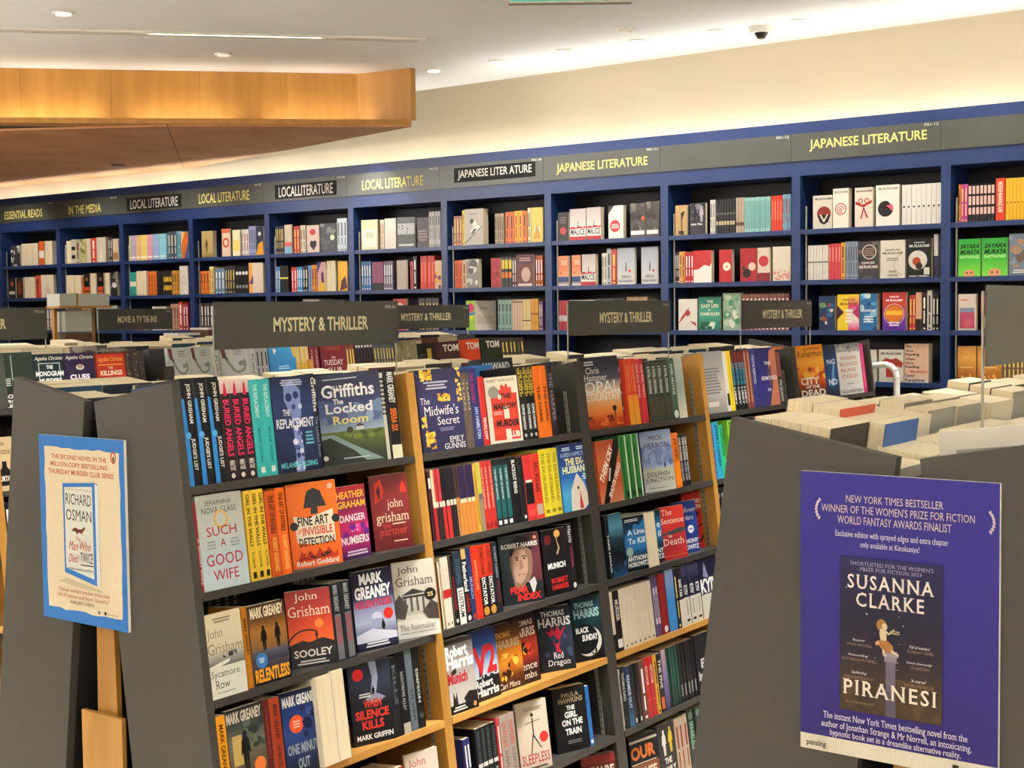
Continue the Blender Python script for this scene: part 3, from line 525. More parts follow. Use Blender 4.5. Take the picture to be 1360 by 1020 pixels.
wall_row(1, 3, [('F', 893, 925, .18, 'd9d9d6', [('l', 4, .2, .3, .8, .7, '8a8a88')], 'white boxed set'), ('S', 930, 1040, 16, .17, '6a6258')])
wall_row(2, 0, [('F', 741, 755, .16, '221a20', [('c', .5, .35, .3, 'c0303a'), ('l', 3, .2, .6, .8, .85, '6a5a60')], 'dark cover with red badge', dict(t=.012)), ('F', 757, 778, .175, 'd2c8c4', malice, 'white and red lettered cover', dict(t=.01)), ('F', 779.5, 798, .178, 'd2c8c4', malice, 'second white and red lettered cover', dict(t=.035)), ('F', 808, 828, .18, 'e4dfd6', [('c', .45, .38, .34, 'c8323a'), ('l', 3, .2, .3, .7, .45, 'f0d8d0'), ('p', [0, .75, .4, 1, 0, 1], '2a2a2e')], 'white cover with red disc', dict(t=.03)), ('F', 837, 857, .185, '4a4444', dark1+[('c', .85, .55, .12, 'e0602a')], 'dark photo cover with two heads', dict(t=.015)), ('F', 858, 875, .19, '4a4444', dark1, 'second dark photo cover', dict(t=.01))])
wall_row(2, 1, [('F', 735, 751, .168, 'd97a50', navor, 'orange cover over navy sea', dict(t=.02)), ('F', 759.5, 770.5, .17, 'd97a50', navor, 'second orange cover over navy sea', dict(t=.01)), ('F', 771.5, 791, .172, 'd2c8c4', malice, 'white and red lettered cover', dict(t=.03)), ('S', 799, 806, 2, .175, 'd4cdc2'), ('S', 806, 812, 1, .2, 'b0b4b8'), ('S', 812, 819, 1, .195, 'b8382e'), ('F', 820, 843, .2, 'b0b2ba', higa, 'pale misty cover with lone figure', dict(t=.02)), ('F', 852, 874, .2, 'b0b2ba', higa, 'second pale misty cover with lone figure', dict(t=.012))])
wall_row(2, 2, [('S', 737, 755, 3, .168, 'a8303c', [('r', 0, .3, 1, .5, 'b8b0b0')]), ('S', 756, 790, 7, .17, 'b9b0a4'), ('S', 790, 830, 8, .176, '3a3a40'), ('S', 832, 860, 5, .182, 'b09070'), ('S', 862, 875, 2, .17, '2a2a30')])
wall_row(3, 0, [('S', 600, 614, 3, .17, 'a8645a'), ('S', 614, 617, 1, .2, 'e8d23a'), ('F', 617, 651, .205, 'c0b8ac', [T('murakami', .25, .84, .7, .88, '555'), ('p', [.4, .3, .7, .35, .9, .5, .7, .55, .55, .7, .4, .6, .5, .5, .3, .4], 'f0ece4'), ('p', [.35, .3, .5, .32, .65, .45, .5, .45], '55504c'), ('c', .4, .66, .1, '3a3634'), ('p', [0, .05, .06, .05, .95, .5, .92, .52], '55504c')], 'large pale cover with diving figure', dict(t=.05, flat=1)), ('S', 657, 669, 4, .17, 'a8927a'), ('S', 671, 683, 2, .175, 'e06a28'), ('S', 683, 694, 2, .178, 'e8a42c'), ('S', 694, 700, 1, .175, 'd8742c'), ('S', 701, 705, 1, .19, 'd8cfa8'), ('F', 705.5, 721, .19, 'e0bd5c', [('c', .5, .35, .28, 'eddca8'), ('p', [.2, .1, .8, .1, .5, .55], 'c9963a')], 'yellow cover with pale dome', dict(t=.01))])
wall_row(3, 1, [('S', 604, 614, 2, .16, 'd8581c'), ('S', 614, 620, 1, .162, 'c9b08c'), ('F', 620, 636, .165, '8c8884', [('b', 6, 12, 0, 0, 1, 1, .25, ['c8c4be', '5a5654', 'e6e2da'])], 'grey and white photo cover', dict(t=.03)), ('F', 652, 665, .165, 'a8202a', [('b', 6, 6, 0, .1, 1, .7, .2, ['7a1420', 'c03038'])], 'dark red cover', dict(t=.01)), ('S', 666, 680, 3, .17, '2a2420', [('r', .1, .6, .9, .9, 'e0c03a'), ('r', .1, .3, .9, .5, 'd8782a')]), ('S', 680, 686, 2, .165, '5a3038'), ('F', 686, 709, .178, '6e3234', [('c', .55, .38, .26, 'c8a898', .34), ('r', 0, .72, 1, .95, '4a2426'), ('l', 2, .1, .78, .9, .92, 'c89088'), ('r', .1, .02, .9, .1, 'd8c8c0')], 'maroon cover with bald head', dict(t=.01)), ('S', 711, 721, 3, .17, 'a84a1c')])
wall_row(3, 2, [('F', 619, 629, .17, '9ac43a', [('c', .5, .75, .4, 'd8307a'), ('b', 2, 8, 0, .3, 1, .6, .2, ['d8d83a', '3a8ac0'])], 'lime cover with pink balloon', dict(t=.01)), ('F', 631, 659, .168, 'd9cfc2', [('l', 2, .2, .7, .6, .8, '9a8f82'), ('r', .1, .2, .9, .5, 'c9bdae')], 'plain cream cover', dict(t=.01)), ('S', 661, 680, 4, .172, '8aa8a4', None, 'grey teal spine'), ('S', 680, 694, 4, .172, 'd0b096', [('r', 0, .9, 1, .93, '222')], 'peach spine'), ('S', 694, 705, 2, .172, 'd9c48a', [('r', 0, .3, 1, .33, '222')], 'straw yellow spine'), ('S', 705, 715, 2, .175, 'd49a38', [('r', 0, .5, 1, .53, '222')], 'amber spine'), ('S', 716, 721, 2, .16, '6a4a7a')])
wall_row(4, 0, [('F', 480, 502, .155, 'd9d2a8', [('r', .1, .1, .9, .7, 'ece8d4'), ('l', 3, .2, .4, .8, .6, 'b8b08a')], 'pale yellow framed cover', dict(t=.02)), ('S', 505, 510, 2, .15, 'ddd4b8'), ('F', 511, 526, .155, 'd2ccc0', None, 'plain grey white cover', dict(t=.01)), ('F', 527.5, 552, .157, '6c6e72', [('r', .05, .45, .95, .8, 'b8bcc0'), ('b', 3, 12, .1, .5, .9, .75, .04, ['3a3c40']), ('r', .1, .08, .9, .14, 'ddd')], 'grey cover with building facade', dict(t=.012)), ('F', 554, 569, .15, '3c3434', [('l', 4, .05, .2, .95, .6, '7a7270')], 'dark brown cover', dict(t=.01)), ('S', 570, 585, 4, .175, 'b8b4b4')])
wall_row(4, 1, [('S', 480, 493, 4, .15, '3a6a9c', None, 'denim blue spine'), ('S', 494, 509, 5, .145, '8a4a6a', [('r', 0, 0, 1, .25, '1a1a20')], 'plum spine with black foot'), ('S', 509.5, 522, 4, .147, '77687e', None, 'greyish purple spine'), ('F', 527, 541, .148, 'b4aaa0', None, 'leaning taupe cover', dict(t=.01)), ('S', 545, 549, 1, .14, 'd8505a'), ('S', 549, 554, 1, .165, '2c2426'), ('S', 558, 577, 4, .165, 'c83a30', [('r', .3, .2, .7, .8, 'e06a50')], 'bright red spine'), ('F', 577.5, 584, .14, 'd8b08a', [('b', 3, 6, 0, 0, 1, .6, .3, ['7a3a6a', 'e0a030'])], 'cream cover with dark figure', dict(t=.008))])
wall_row(4, 2, [('S', 478, 520, 12, .15, '77706a'), ('F', 523, 540, .16, 'c04a4a', [('b', 3, 9, 0, .4, 1, 1, .2, ['e08a8a', 'b8302a', 'e8c8b8'])], 'red floral cover', dict(t=.02)), ('S', 556, 583, 6, .16, '55505a')])
wall_row(5, 0, [('S', 364, 377, 5, .14, '2a2a46'), ('F', 378, 388, .145, 'c8bca8', [('r', 0, 0, 1, .25, '8ab8d8'), ('r', 0, .25, 1, .4, 'd86a6a')], 'cream cover with blue foot', dict(t=.012)), ('S', 390, 398, 2, .135, 'b83a40', None, 'crimson spine'), ('S', 399, 406, 2, .138, 'd8ccb4'), ('F', 407.5, 424, .135, 'd0b8ae', [('c', .5, .75, .24, 'b83a2e', .18), ('c', .42, .35, .14, '1c1a1c'), ('c', .66, .35, .14, '1c1a1c'), ('p', [.2, .3, .85, .3, .55, .08], '2a2426')], 'pinkish cover with black birds', dict(t=.01)), ('F', 425.5, 447, .14, '24252b', [('b', 5, 12, 0, 0, 1, 1, .22, ['3a3c44', '1a1a1e', '6a706a']), ('c', .75, .5, .14, 'c8d0b0')], 'dark cover with pale glow', dict(t=.01)), ('S', 448, 461, 3, .16, 'b9c4cc')])
wall_row(5, 1, [('S', 366, 372, 2, .13, '3f86c0'), ('S', 372, 383, 3, .135, '1d1d20', [('r', 0, .5, 1, .56, 'e0d048')], 'black spine with yellow line'), ('S', 387, 394, 2, .125, 'c8423a'), ('S', 394, 402, 3, .125, '3a8ac4'), ('S', 402, 409, 2, .13, '23252c'), ('S', 409, 414, 2, .13, '5a9ac8'), ('S', 414, 421, 2, .132, 'd88a3a'), ('F', 422, 433, .145, 'c9a0a0', [('p', [0, .6, .5, 1, 0, 1], '4a3a7a'), ('p', [0, 0, 1, 0, .9, .3, .4, .4], 'e0b040'), ('p', [.5, .3, .8, .3, .7, .7, .45, .6], '4a2a5a')], 'purple and yellow cover', dict(t=.01)), ('E', 434.5, 446, 2, .15), ('F', 449, 461.5, .145, 'e2ae2e', [('p', [.2, 0, 1, .1, .8, .5, .4, .35], '5a2a3a')], 'golden yellow cover', dict(t=.008))])
wall_row(5, 2, [('S', 364, 400, 12, .14, '5a5550'), ('S', 402, 424, 6, .155, 'b8b2a8'), ('S', 426, 458, 9, .15, '44404a')])
wall_row(6, 0, [('F', 268, 283, .125, 'b8a06a', [('s', .45, .2, .5, '6a4a2a'), ('g', 0, 0, 1, .2, ['8a6a3a', 'b8a06a'])], 'gold cover with small figure', dict(t=.035)), ('F', 295, 306, .13, 'd8c0a8', [('o', .5, .5, .4, .15, 'c0402a'), ('r', 0, .85, 1, 1, 'd86a4a')], 'cream cover with red swirl', dict(t=.01)), ('F', 309, 319, .122, 'e2d8b4', [('r', .1, .2, .9, .6, 'e8c86a')], 'pale yellow cover', dict(t=.01)), ('S', 321, 330, 3, .122, 'ccc8c0'), ('S', 330, 340, 4, .135, '8c94b8'), ('F', 340.5, 350, .13, '2a2c44', [('p', [0, 0, 1, 0, .9, .5, .3, .4], 'e09a2c'), ('c', .5, .75, .2, 'd8d8d8')], 'navy cover with tiger stripes', dict(t=.01))])
wall_row(6, 1, [('S', 266, 278, 3, .11, 'e07a2c'), ('S', 278, 284, 2, .13, 'd8c888'), ('S', 286, 298, 3, .12, '6c86a4'), ('S', 299, 312, 4, .13, '35303a'), ('S', 313, 330, 4, .125, '17171b', [('c', .5, .75, .4, 'ddd'), ('c', .5, .25, .4, '888')], 'black spine with white discs'), ('F', 331, 350, .14, 'd9c9b4', [('r', 0, 0, .25, 1, 'e0a050'), ('p', [0, .3, .3, .3, .3, .6], '5a3a7a')], 'cream cover with purple corner', dict(t=.02))])
wall_row(6, 2, [('S', 267, 283, 4, .13, '3a3432'), ('S', 286, 346, 15, .13, '504a48')])
for (a, b, c) in ((169.5, 174, 'c6c88a'), (174, 181, 'b8a8c4'), (181, 187, 'e0b48a'), (187, 196, 'e6cc7a'), (196, 203, 'd89ab0'), (203, 212, '96b4dc'), (212, 221, '8ed0e4')): wall_row(7, 0, [('S', a, b, 1, .118, c, [('r', .1, .1, .9, .16, 'f0ece0')])])
wall_row(7, 0, [('S', 223, 235, 3, .125, '46586a'), ('S', 235, 241, 2, .125, '6fb8c8'), ('F', 241, 249.5, .12, 'd8702c', [('p', [.5, 0, 1, 0, 1, .6], '3a5aa0'), ('p', [0, 1, .6, 1, 0, .5], 'e8c090')], 'orange and blue cover', dict(t=.008))])
wall_row(7, 1, [('F', 173, 181, .11, '2f9a8c', [('r', 0, .4, 1, .6, 'e6e0d0')], 'teal and white cover', dict(t=.01)), ('E', 182, 195, 3, .115), ('S', 196.5, 208, 3, .11, 'd8742c', None, 'burnt orange spine'), ('F', 209, 216, .11, '201e22', None, 'black cover', dict(t=.01)), ('S', 216, 228, 4, .11, '29241f', [('r', .1, .2, .9, .4, 'd8b03a'), ('r', .1, .55, .9, .75, 'd8b03a')]), ('S', 228, 238, 3, .11, 'c9913a'), ('F', 239, 250, .13, 'e0dcd4', [('o', .5, .5, .3, .05, 'b89ab0')], 'white cover with thin ring', dict(t=.008))])
wall_row(7, 2, [('F', 178, 191, .1, 'd0602a', [('r', .5, .1, 1, .9, '4a2a1c')], 'rust orange box set', dict(t=.04)), ('F', 203, 222, .11, 'c0c0bc', [('r', 0, 0, .15, 1, 'e6e4de')], 'pale grey box set', dict(t=.05)), ('S', 227, 238, 3, .12, 'b08a78'), ('S', 238, 243, 1, .13, 'c04a3a'), ('S', 243, 250, 2, .12, '8c3040')])
wall_row(8, 0, [('S', 84, 88, 2, .095, 'bcc0b8'), ('E', 89, 95, 1, .115), ('S', 95, 101, 1, .12, 'c9c4b4', [('r', .1, .2, .9, .35, '222'), ('r', .1, .55, .9, .7, '222')]), ('S', 101, 107, 1, .118, 'b8b89c'), ('F', 107, 113, .118, 'b8b87a', [('b', 3, 8, 0, 0, 1, 1, .3, ['d8d8b0', '8a8a4a'])], 'olive floral cover', dict(t=.01)), ('E', 114, 121, 1, .12), ('S', 121.5, 128, 1, .12, 'd8482c', None, 'bright red spine'), ('F', 128.5, 141, .122, 'ddd4c2', [('p', [.2, 0, .8, 0, .5, .6], 'eee6d6')], 'cream cover with white peak', dict(t=.03)), ('S', 144, 149, 2, .12, '4a3a38'), ('F', 150, 157, .11, 'd4c4a8', [('r', .1, .1, .9, .4, 'a87a5a')], 'sandy cover', dict(t=.01))])
blkor = [('r', .1, .25, .9, .42, 'd8482c'), ('r', .1, .05, .9, .2, 'e0783a'), ('c', .5, .75, .2, '8a6a4a')]
wall_row(8, 1, [('E', 86, 99, 2, .11), ('E', 100, 108, 1, .108), ('S', 109, 111, 1, .1, 'c8762c'), ('F', 112, 119, .115, '1b1a1c', blkor, 'black cover with orange bands', dict(t=.012)), ('E', 121, 128, 1, .115), ('F', 129.5, 138, .115, '1b1a1c', blkor, 'second black cover with orange bands', dict(t=.012)), ('E', 140, 146, 1, .115), ('F', 147.5, 156, .118, '2a282a', [('b', 2, 8, 0, 0, 1, 1, .3, ['ddd', '777'])], 'black and white photo cover', dict(t=.01))])
wall_row(8, 2, [('F', 109, 121, .12, 'b8905a', [('b', 5, 12, 0, 0, 1, 1, .2, ['8a6a3a', 'd8b88a', 'a85a4a'])], 'tan cover with curling dragon', dict(t=.02)), ('S', 122, 127, 2, .11, '2a2424'), ('S', 84, 106, 6, .11, '5a4a44'), ('S', 128, 156, 7, .12, '9aa0a4')])
wall_row(9, 0, [('F', 15, 27, .11, '3a3a3e', [('b', 2, 14, 0, 0, 1, 1, .2, ['c8c8c8', '777', 'e8e8e8'])], 'black and white patterned cover', dict(t=.012)), ('E', 29, 51, 3, .118), ('F', 52, 57, .125, 'd8602c', [('r', 0, .3, 1, .6, 'e8e0d4')], 'orange and white cover', dict(t=.01)), ('E', 58, 70, 2, .125)])
wall_row(9, 1, [('F', 12, 21, .11, '231f20', [('r', .1, .2, .9, .35, 'c8c0b4'), ('c', .5, .7, .2, 'a85a3a')], 'black cover with orange disc', dict(t=.01)), ('F', 22.5, 31, .11, '2a2020', [('r', .2, .2, .8, .8, '7a3020')], 'black and rust cover', dict(t=.01)), ('E', 33, 47, 2, .112), ('S', 48, 54, 1, .118, 'd8503a', None, 'vermilion spine'), ('F', 55, 72, .12, 'ddd2bc', [('p', [.2, 0, .9, 0, .5, .7], 'cdbfa8')], 'cream cover with pale fold', dict(t=.03))])
wall_row(9, 2, [('S', 14, 40, 7, .11, '3a3a44'), ('S', 42, 70, 7, .12, '77706c')])
for r_ in range(3): wall_row(10, r_, [('S', -60, -5, 12, .12, '8a8478')])
# ------------------------------------------------------------------ grey gondola bookshelves
TAU = .12563; ct, st_ = math.cos(TAU), math.sin(TAU); HX = .3066
TS = [.1120, .3469, .5826, .8113, 1.0529, 1.29]
BAYS = [(2.0109, 2.7691), (2.8021, 3.5628), (3.6142, 4.3592), (4.390, 5.117), (5.160, 5.908)]
def gondola(name, label, cx, z0=1.2291, bays=BAYS, t0=None, dv=(-.108, -.06)):
    g = thing(name, label, 'bookshelf', (cx, bays[0][0], 0)); oy = bays[0][0]
    def Fp(side):
        return lambda p, y: (side*(HX+p[1]*st_-p[0]*ct), y-oy, z0-p[1]*ct-p[0]*st_)
    for side in (1, -1):
        f = Fp(side); tb = lambda d: (z0-FZ-d*st_)/ct-.002
        plank = lambda d0, d1, ta=-.1205: [(d0, ta), (d1, ta+.016), (d1, tb(d1)), (d0, tb(d0))]
        MB().prism(plank(0, .278), f, oy-.022, oy).build('end_panel', M['charcoal'], g)
        ye = bays[-1][1]; MB().prism(plank(0, .278), f, ye, ye+.022).build('end_panel', M['charcoal'], g)
        MB().prism([(.262, -.06), (.274, -.06), (.274, tb(.274)), (.262, tb(.262))], f, oy, ye).build('back_panel', M['black'], g)
        for i in range(len(bays)-1):
            w_ = i % 2 == 0
            MB().prism(plank(.002, .258, dv[0] if side > 0 else dv[1]), f, bays[i][1]+.0005, bays[i+1][0]-.0005).build('divider', M['beech' if w_ else 'charwood'], g)
        for i, (a, b) in enumerate(bays):
            for k, t in enumerate(TS):
                if k == 0 and t0: t = t0
                wood = k in (3, 5)
                MB().prism([(0, t), (.26, t), (.26, t+.019), (0, t+.019)], f, a+.0005, b-.0005).build('shelf', M['beechh' if wood else 'charwood'], g)
            # perforated shelf standards on the side of the divider that faces the camera
            mb = MB(); mb.prism([(.04, -.02), (.052, -.02), (.052, 1.36), (.04, 1.36)], f, b-.002, b-.0004)
            for j in range(72):
                t = -.005+j*.0185; mb.prism([(.0445, t), (.0475, t), (.0475, t+.006), (.0445, t+.006)], f, b-.0024, b-.002, 1)
            mb.build('shelf_standard', [M['steel'], M['dark']], g)
    # stepped beech core between the leaning planks
    MB().box(-.075, -.012, FZ, .075, .0, .56).build('core_board', M['beech'], g)
    MB().prism([(-.052, FZ), (.052, FZ), (.028, .95), (-.028, .95)], lambda p, y: (p[0], y-oy, p[1]), oy+.006, oy+.02).build('core_board', M['beech'], g)
    MB().box(-.2, 0, FZ, .2, bays[-1][1]-oy, FZ+.06).build('plinth', M['charcoal'], g)
    return g
def grow(cx, side, bay, k, z0=1.2291, loc='', group='', dy=0):
    t = .0606 if k == 0 and cx == -4.64 else TS[k]; f = (cx+side*(HX+t*st_), 0, z0-t*ct)
    return Row(f, (0, side, 0), (-side*st_, 0, ct), (side*ct, 0, st_), loc, group)
G1 = gondola('gondola_bookshelf', 'long grey leaning bookshelf with beech dividers, posters at its left end', -2.692)
BN = ['nearest bay', 'second bay', 'third bay', 'fourth bay', 'last bay']; SN = ['top shelf', 'second shelf', 'third shelf', 'fourth shelf', 'fifth shelf', 'bottom shelf']
def g1(bay, k): return grow(-2.692, 1, bay, k, loc=f'{SN[k]}, {BN[bay]}', group='books on the grey mystery bookshelf')
BLK = '19191d'
# ---- bay 1 shelf 1
r = g1(0, 0)
spine(r, 247.5, 253.3, 1, .232, '24466e', [('r', .2, .1, .8, .5, 'c8d8e8')], 'thin navy spine at the end panel')
spine(r, 253.4, 304.3, 3, .24, '17191f', [('p', [.0, 0, .36, 0, .34, .4, .3, .55, .22, .8, .12, .82, 0, .8], '2f86d8'), ('c', .3, .47, .2, '5fb0ea'), V('JOHN GRISHAM', .95, .58, 'f4f4f0', .4, .78), V("JUDGE'S LIST", .44, .14, 'f4f4f0', .42, .78)], 'black and blue spine with white lettering')
spine(r, 304.5, 343.6, 3, .232, '241a20', [('g', 0, .86, 1, 1, ['caa', 'ead8d4']), ('p', [.3, .84, .7, .84, .6, .95, .5, .98, .4, .93], 'c8244a'), V('BURIED ANGELS', .8, .24, 'e8306c', .2, .82), V('MARIA TORT', .2, .1, 'f0ece4', .25, .8), ('c', .5, .05, .2, 'ddd')], 'dark spine with pink lettering')
spine(r, 345.2, 371.8, 2, .228, '3ab8ba', [V('THE REPLACEMENT', .95, .6, 'c8f0ec', .3, .7), V('MELANIE GOLDING', .5, .14, '1d6a70', .36, .64), ('r', .3, .04, .7, .1, 'e8f8f4')], 'turquoise spine')
face(r, 372, 425, .146, .23, '222c4c', [('g', 0, 0, 1, 1, ['182040', '26345c', '2c3c6c', '1e2848']), ('p', [.42, 0, .62, 0, .66, .25, .58, .45, .68, .6, .7, .85, .5, .96, .3, .9, .28, .75, .42, .6, .46, .3], '7f90cc'), ('b', 5, 26, .4, .02, .64, .55, .06, ['b8c4ec', '4c5c9c', 'dfe6fa', '2a3868']), ('c', .4, .78, .08, '2c3868'), ('c', .58, .8, .07, '2c3868'), ('c', .5, .68, .05, '35447a'), ('c', .66, .68, .05, 'c8d2f2'), T('THE', .22, .59, .4, .655, 'f2f4fa'), T('REPLACEMENT', .04, .46, .97, .56, 'f2f4fa'), T('MELANIE GOLDING', .05, .05, .95, .105, '66d0d8'), ('l', 3, .2, .9, .8, .97, 'c8d0ea'), ('l', 4, .7, .27, .93, .42, '66b8c8')], 'dark blue cover with bone pattern', sbg='1c2442')
spine(r, 424.2, 430.6, 1, .234, '1a1f33', [V('Griffiths', .96, .6, 'f4f4f4', .1, .9), V('The Locked Room', .55, .12, '8a93a8', .2, .8)], 'navy spine beside the landscape cover')
face(r, 431, 515.3, .156, .234, '2b3558', [('g', 0, .34, 1, 1, ['9fb6cc', '5f76a4', '2c3866', '232b50', '1c2240']), ('b', 7, 16, 0, .45, 1, .72, .16, ['4a5c8c', '6c84ac', '2f3c68', '8ca4c4']), ('g', 0, 0, 1, .36, ['1c2a20', '2c3c26', '4c5c2c', '66783c']), ('p', [0, .33, .2, .33, .5, .2, .95, .02, .2, .02, 0, .1], '8ea9ac'), ('p', [0, .28, .14, .3, .5, .14, .7, 0, 0, 0], '26342e'), ('b', 3, 18, .3, .26, 1, .36, .05, ['5c7030', '78883c', '3c4c20']), ('r', .56, .36, .68, .4, 'd8dce0'), ('p', [.54, .4, .62, .44, .7, .4], '3a3c44'), ('c', .46, .37, .05, '2a3020'), T('Griffiths', .07, .735, .9, .88, 'f6f6f8'), T('ELLY', .24, .83, .4, .865, 'f6f6f8'), T('The', .24, .66, .4, .72, 'f6f6f8'), T('Locked', .1, .56, .86, .67, 'f6f6f8'), T('Room', .2, .44, .76, .53, 'f2e48c'), ('l', 1, .05, .93, .7, .95, 'c8d0dc'), ('l', 1, .25, .05, .8, .075, 'c8d0dc'), ('c', .04, .08, .04, 'f0f0f0')], 'navy cover with moonlit road and cottage', sbg='1c2240', t=.012)
spine(r, 516, 521.5, 2, .225, 'cfc8b8', [('l', 9, 0, .5, 1, .95, '2a2a2a')], 'pale striped spine')
spine(r, 522, 536, 1, .232, '1a1b1e', [V('MARK GREANEY', .97, .62, 'f0efe8', .2, .8), V('SIERRA SIX', .56, .3, 'e87830', .2, .8), ('r', .05, 0, .95, .15, 'd8d6b8')], 'black spine with a cream sticker')
# ---- bay 1 shelf 2
r = g1(0, 1)
spine(r, 268.6, 272.5, 1, .2, '9c2028', [V('A GOOD WIFE', .6, .08, 'e8c8c4', .2, .8)], 'dark red spine')
face(r, 272.5, 332, .15, .212, 'b9c8cf', [('g', 0, 0, 1, 1, ['c4d8e2', 'b6cad6', 'bfc6c4', 'aeb2aa']), T('SERAPHINA', .18, .885, .76, .935, '4a4a44', ''), T('NOVA GLASS', .1, .8, .86, .865, '4a4a44', ''), ('o', .5, .73, .16, .05, 'd8b478'), T('SUCH', .16, .56, .82, .66, 'b02438', ''), T('A', .44, .44, .56, .52, 'b02438', ''), T('GOOD', .1, .25, .9, .37, 'b02438', ''), T('WIFE', .22, .09, .78, .2, 'b02438', ''), ('l', 3, .12, .42, .36, .52, '9aa4a8'), ('l', 3, .64, .42, .88, .52, '9aa4a8')], 'pale blue cover with gold ring')
spine(r, 335.6, 362, 3, .208, 'e6c23c', [V('GIRL IN THE WALLS', .96, .38, '2a241a', .25, .75), V('A J GNUSE', .32, .14, '2a241a', .3, .7), ('r', .25, .03, .75, .1, '2a241a')], 'yellow spine with black lettering')
spine(r, 363, 377, 1, .2, 'c8541c', [V('FINE ART OF INVISIBLE', .94, .5, '2a1a10', .25, .75), V('ROBERT GODDARD', .45, .06, 'e8b45c', .3, .7)], 'dull orange spine')
spine(r, 377, 389.5, 1, .204, 'e86a20', [V('FINE ART OF INVISIBLE', .94, .5, '2a1a10', .25, .75), V('ROBERT GODDARD', .45, .06, 'f2c878', .3, .7)], 'bright orange spine')
face(r, 389.8, 456, .129, .205, 'ee6f1e', [('g', 0, 0, 1, 1, ['e8641c', 'ee6f1e', 'f07a24']), ('p', [.38, .84, .42, .9, .55, .93, .68, .89, .74, .78, .78, .7, .6, .7, .6, .62, .45, .62, .47, .7, .32, .7], '2a2a30'), ('p', [.1, .62, .4, .58, .9, .66, .9, .28, .5, .26, .14, .3], 'efe6d2'), ('c', .1, .5, .08, '24242a'), ('c', .94, .54, .08, '24242a'), T('FINE ART', .18, .49, .8, .6, '1e1c20'), T('OF', .14, .4, .24, .46, 'e0702c'), T('INVISIBLE', .26, .375, .86, .475, 'd84c28'), T('DETECTION', .17, .25, .87, .35, '1e1c20'), ('p', [.12, .1, .2, .2, .28, .12, .36, .2, .46, .12, .56, .22, .64, .13, .74, .22, .84, .12, .92, .18, .92, .09, .12, .08], 'b83420'), ('b', 4, 22, .12, .09, .92, .17, .03, ['1e1c20', '5a2018']), T('Robert Goddard', .08, .02, .92, .085, 'f8f4ea'), ('o', .88, .93, .05, .015, 'f4e8dc'), ('c', .88, .93, .02, 'f4e8dc')], 'orange cover with head over newspaper', t=.012)
face(r, 455.5, 493.5, .11, .182, '8a2a58', [('g', 0, 0, 1, 1, ['2a1c4a', 'a82868', 'b02c5c', '7a2450', 'b8343c']), T('HEATHER', -.0, .83, .96, .93, 'f0c43c'), T('GRAHAM', .0, .7, .96, .8, 'f0c43c'), T('DANGER', .04, .51, .92, .61, 'f6ecf0'), T('IN', .4, .37, .62, .46, 'f6ecf0'), T('NUMBERS', .02, .2, .97, .31, 'f6ecf0'), ('b', 6, 10, .0, .3, 1, .48, .12, ['d8409a', '6a2a8a']), ('l', 2, .1, .04, .95, .12, 'd8c8d8')], 'magenta cover with yellow lettering', dep=.02, t=.02)
face(r, 499.4, 550, .11, .195, '6f2025', [('g', 0, 0, 1, 1, ['5f1a1f', '7a2428', '882c30', '6a2024']), ('p', [.1, .62, .3, .68, .36, .8, .3, .95, .14, .9], 'c83024'), ('s', .22, .68, .18, '241416'), ('p', [.78, .74, .95, .74, .93, .84, .86, .9, .8, .82], 'c83024'), T('john', .42, .52, .82, .67, 'eeddb8', ''), T('grisham', .1, .33, .95, .5, 'eeddb8', ''), T('the', .25, .29, .46, .36, 'c8463a', ''), T('partner', .16, .16, .88, .28, 'c8463a', ''), ('r', .5, .33, .84, .345, 'eeddb8'), ('r', .5, .1, .86, .115, 'eeddb8')], 'dark red cover with red keyhole glow', dep=.01, t=.03, sbg='3a1418')
# ---- bay 1 shelf 3
r = g1(0, 2)
spine(r, 284, 330, 4, .212, '141418', [V('A N N', .99, .84, '9a9a98', .3, .75)], 'black spine standing in the second row', dep=.13)
face(r, 282.8, 329.4, .106, .186, 'd8cfb8', [('g', 0, .5, 1, 1, ['c9c0aa', 'd9cfb8', 'dccfae']), ('l', 2, .2, .88, .72, .95, '8a826c'), T('John', .02, .68, .46, .82, '8a7f62', ''), T('Grisham', -.0, .52, .98, .65, '8a7f62', ''), ('g', 0, .36, 1, .52, ['55585a', 'b4b2a6']), ('b', 2, 10, .4, .46, .8, .52, .06, ['2c2c2c', '3a3a38']), ('p', [0, .38, .35, .42, .6, .44, .55, .4, .3, .37, 0, .36], 'e8e4da'), ('r', 0, 0, 1, .37, 'dadcd2'), T('Sycamore', .02, .22, .82, .33, '4a4c44', ''), T('Row', .12, .11, .52, .21, '4a4c44', ''), ('l', 1, .1, .05, .7, .08, 'a8a89c')], 'cream cover with lone tree picture', t=.006, dep=.0)
spine(r, 330.5, 338.6, 1, .185, 'b3741f', [V('MARK GREANEY', .85, .4, '3a2410', .25, .75)], 'amber spine')
face(r, 339.4, 387.3, .11, .182, '6c5040', [('g', 0, 0, 1, 1, ['14141c', '2a3048', '5a4c4c', '8c6438', '9c6c2c', '5a3c28', '3a241c']), T('MARK GREANEY', .05, .83, .95, .97, 'eee2c4', 'h'), ('s', .36, .4, .33, '14120f'), ('s', .74, .41, .33, '14120f'), ('g', 0, .28, 1, .42, ['2c3448', '5a5a6c']), ('c', .24, .3, .16, '3c78b8'), ('l', 3, .16, .27, .32, .34, 'c8dcf0'), T('RELENTLESS', .03, .03, .97, .2, 'f0a428', 'h')], 'brown cover with two running men', t=.015)
face(r, 396.5, 446, .12, .215, '17181b', [T('MARK', .1, .86, .8, .94, 'b8b8b4', 'h')], 'black cover standing in the second row', dep=.13, phi=0)
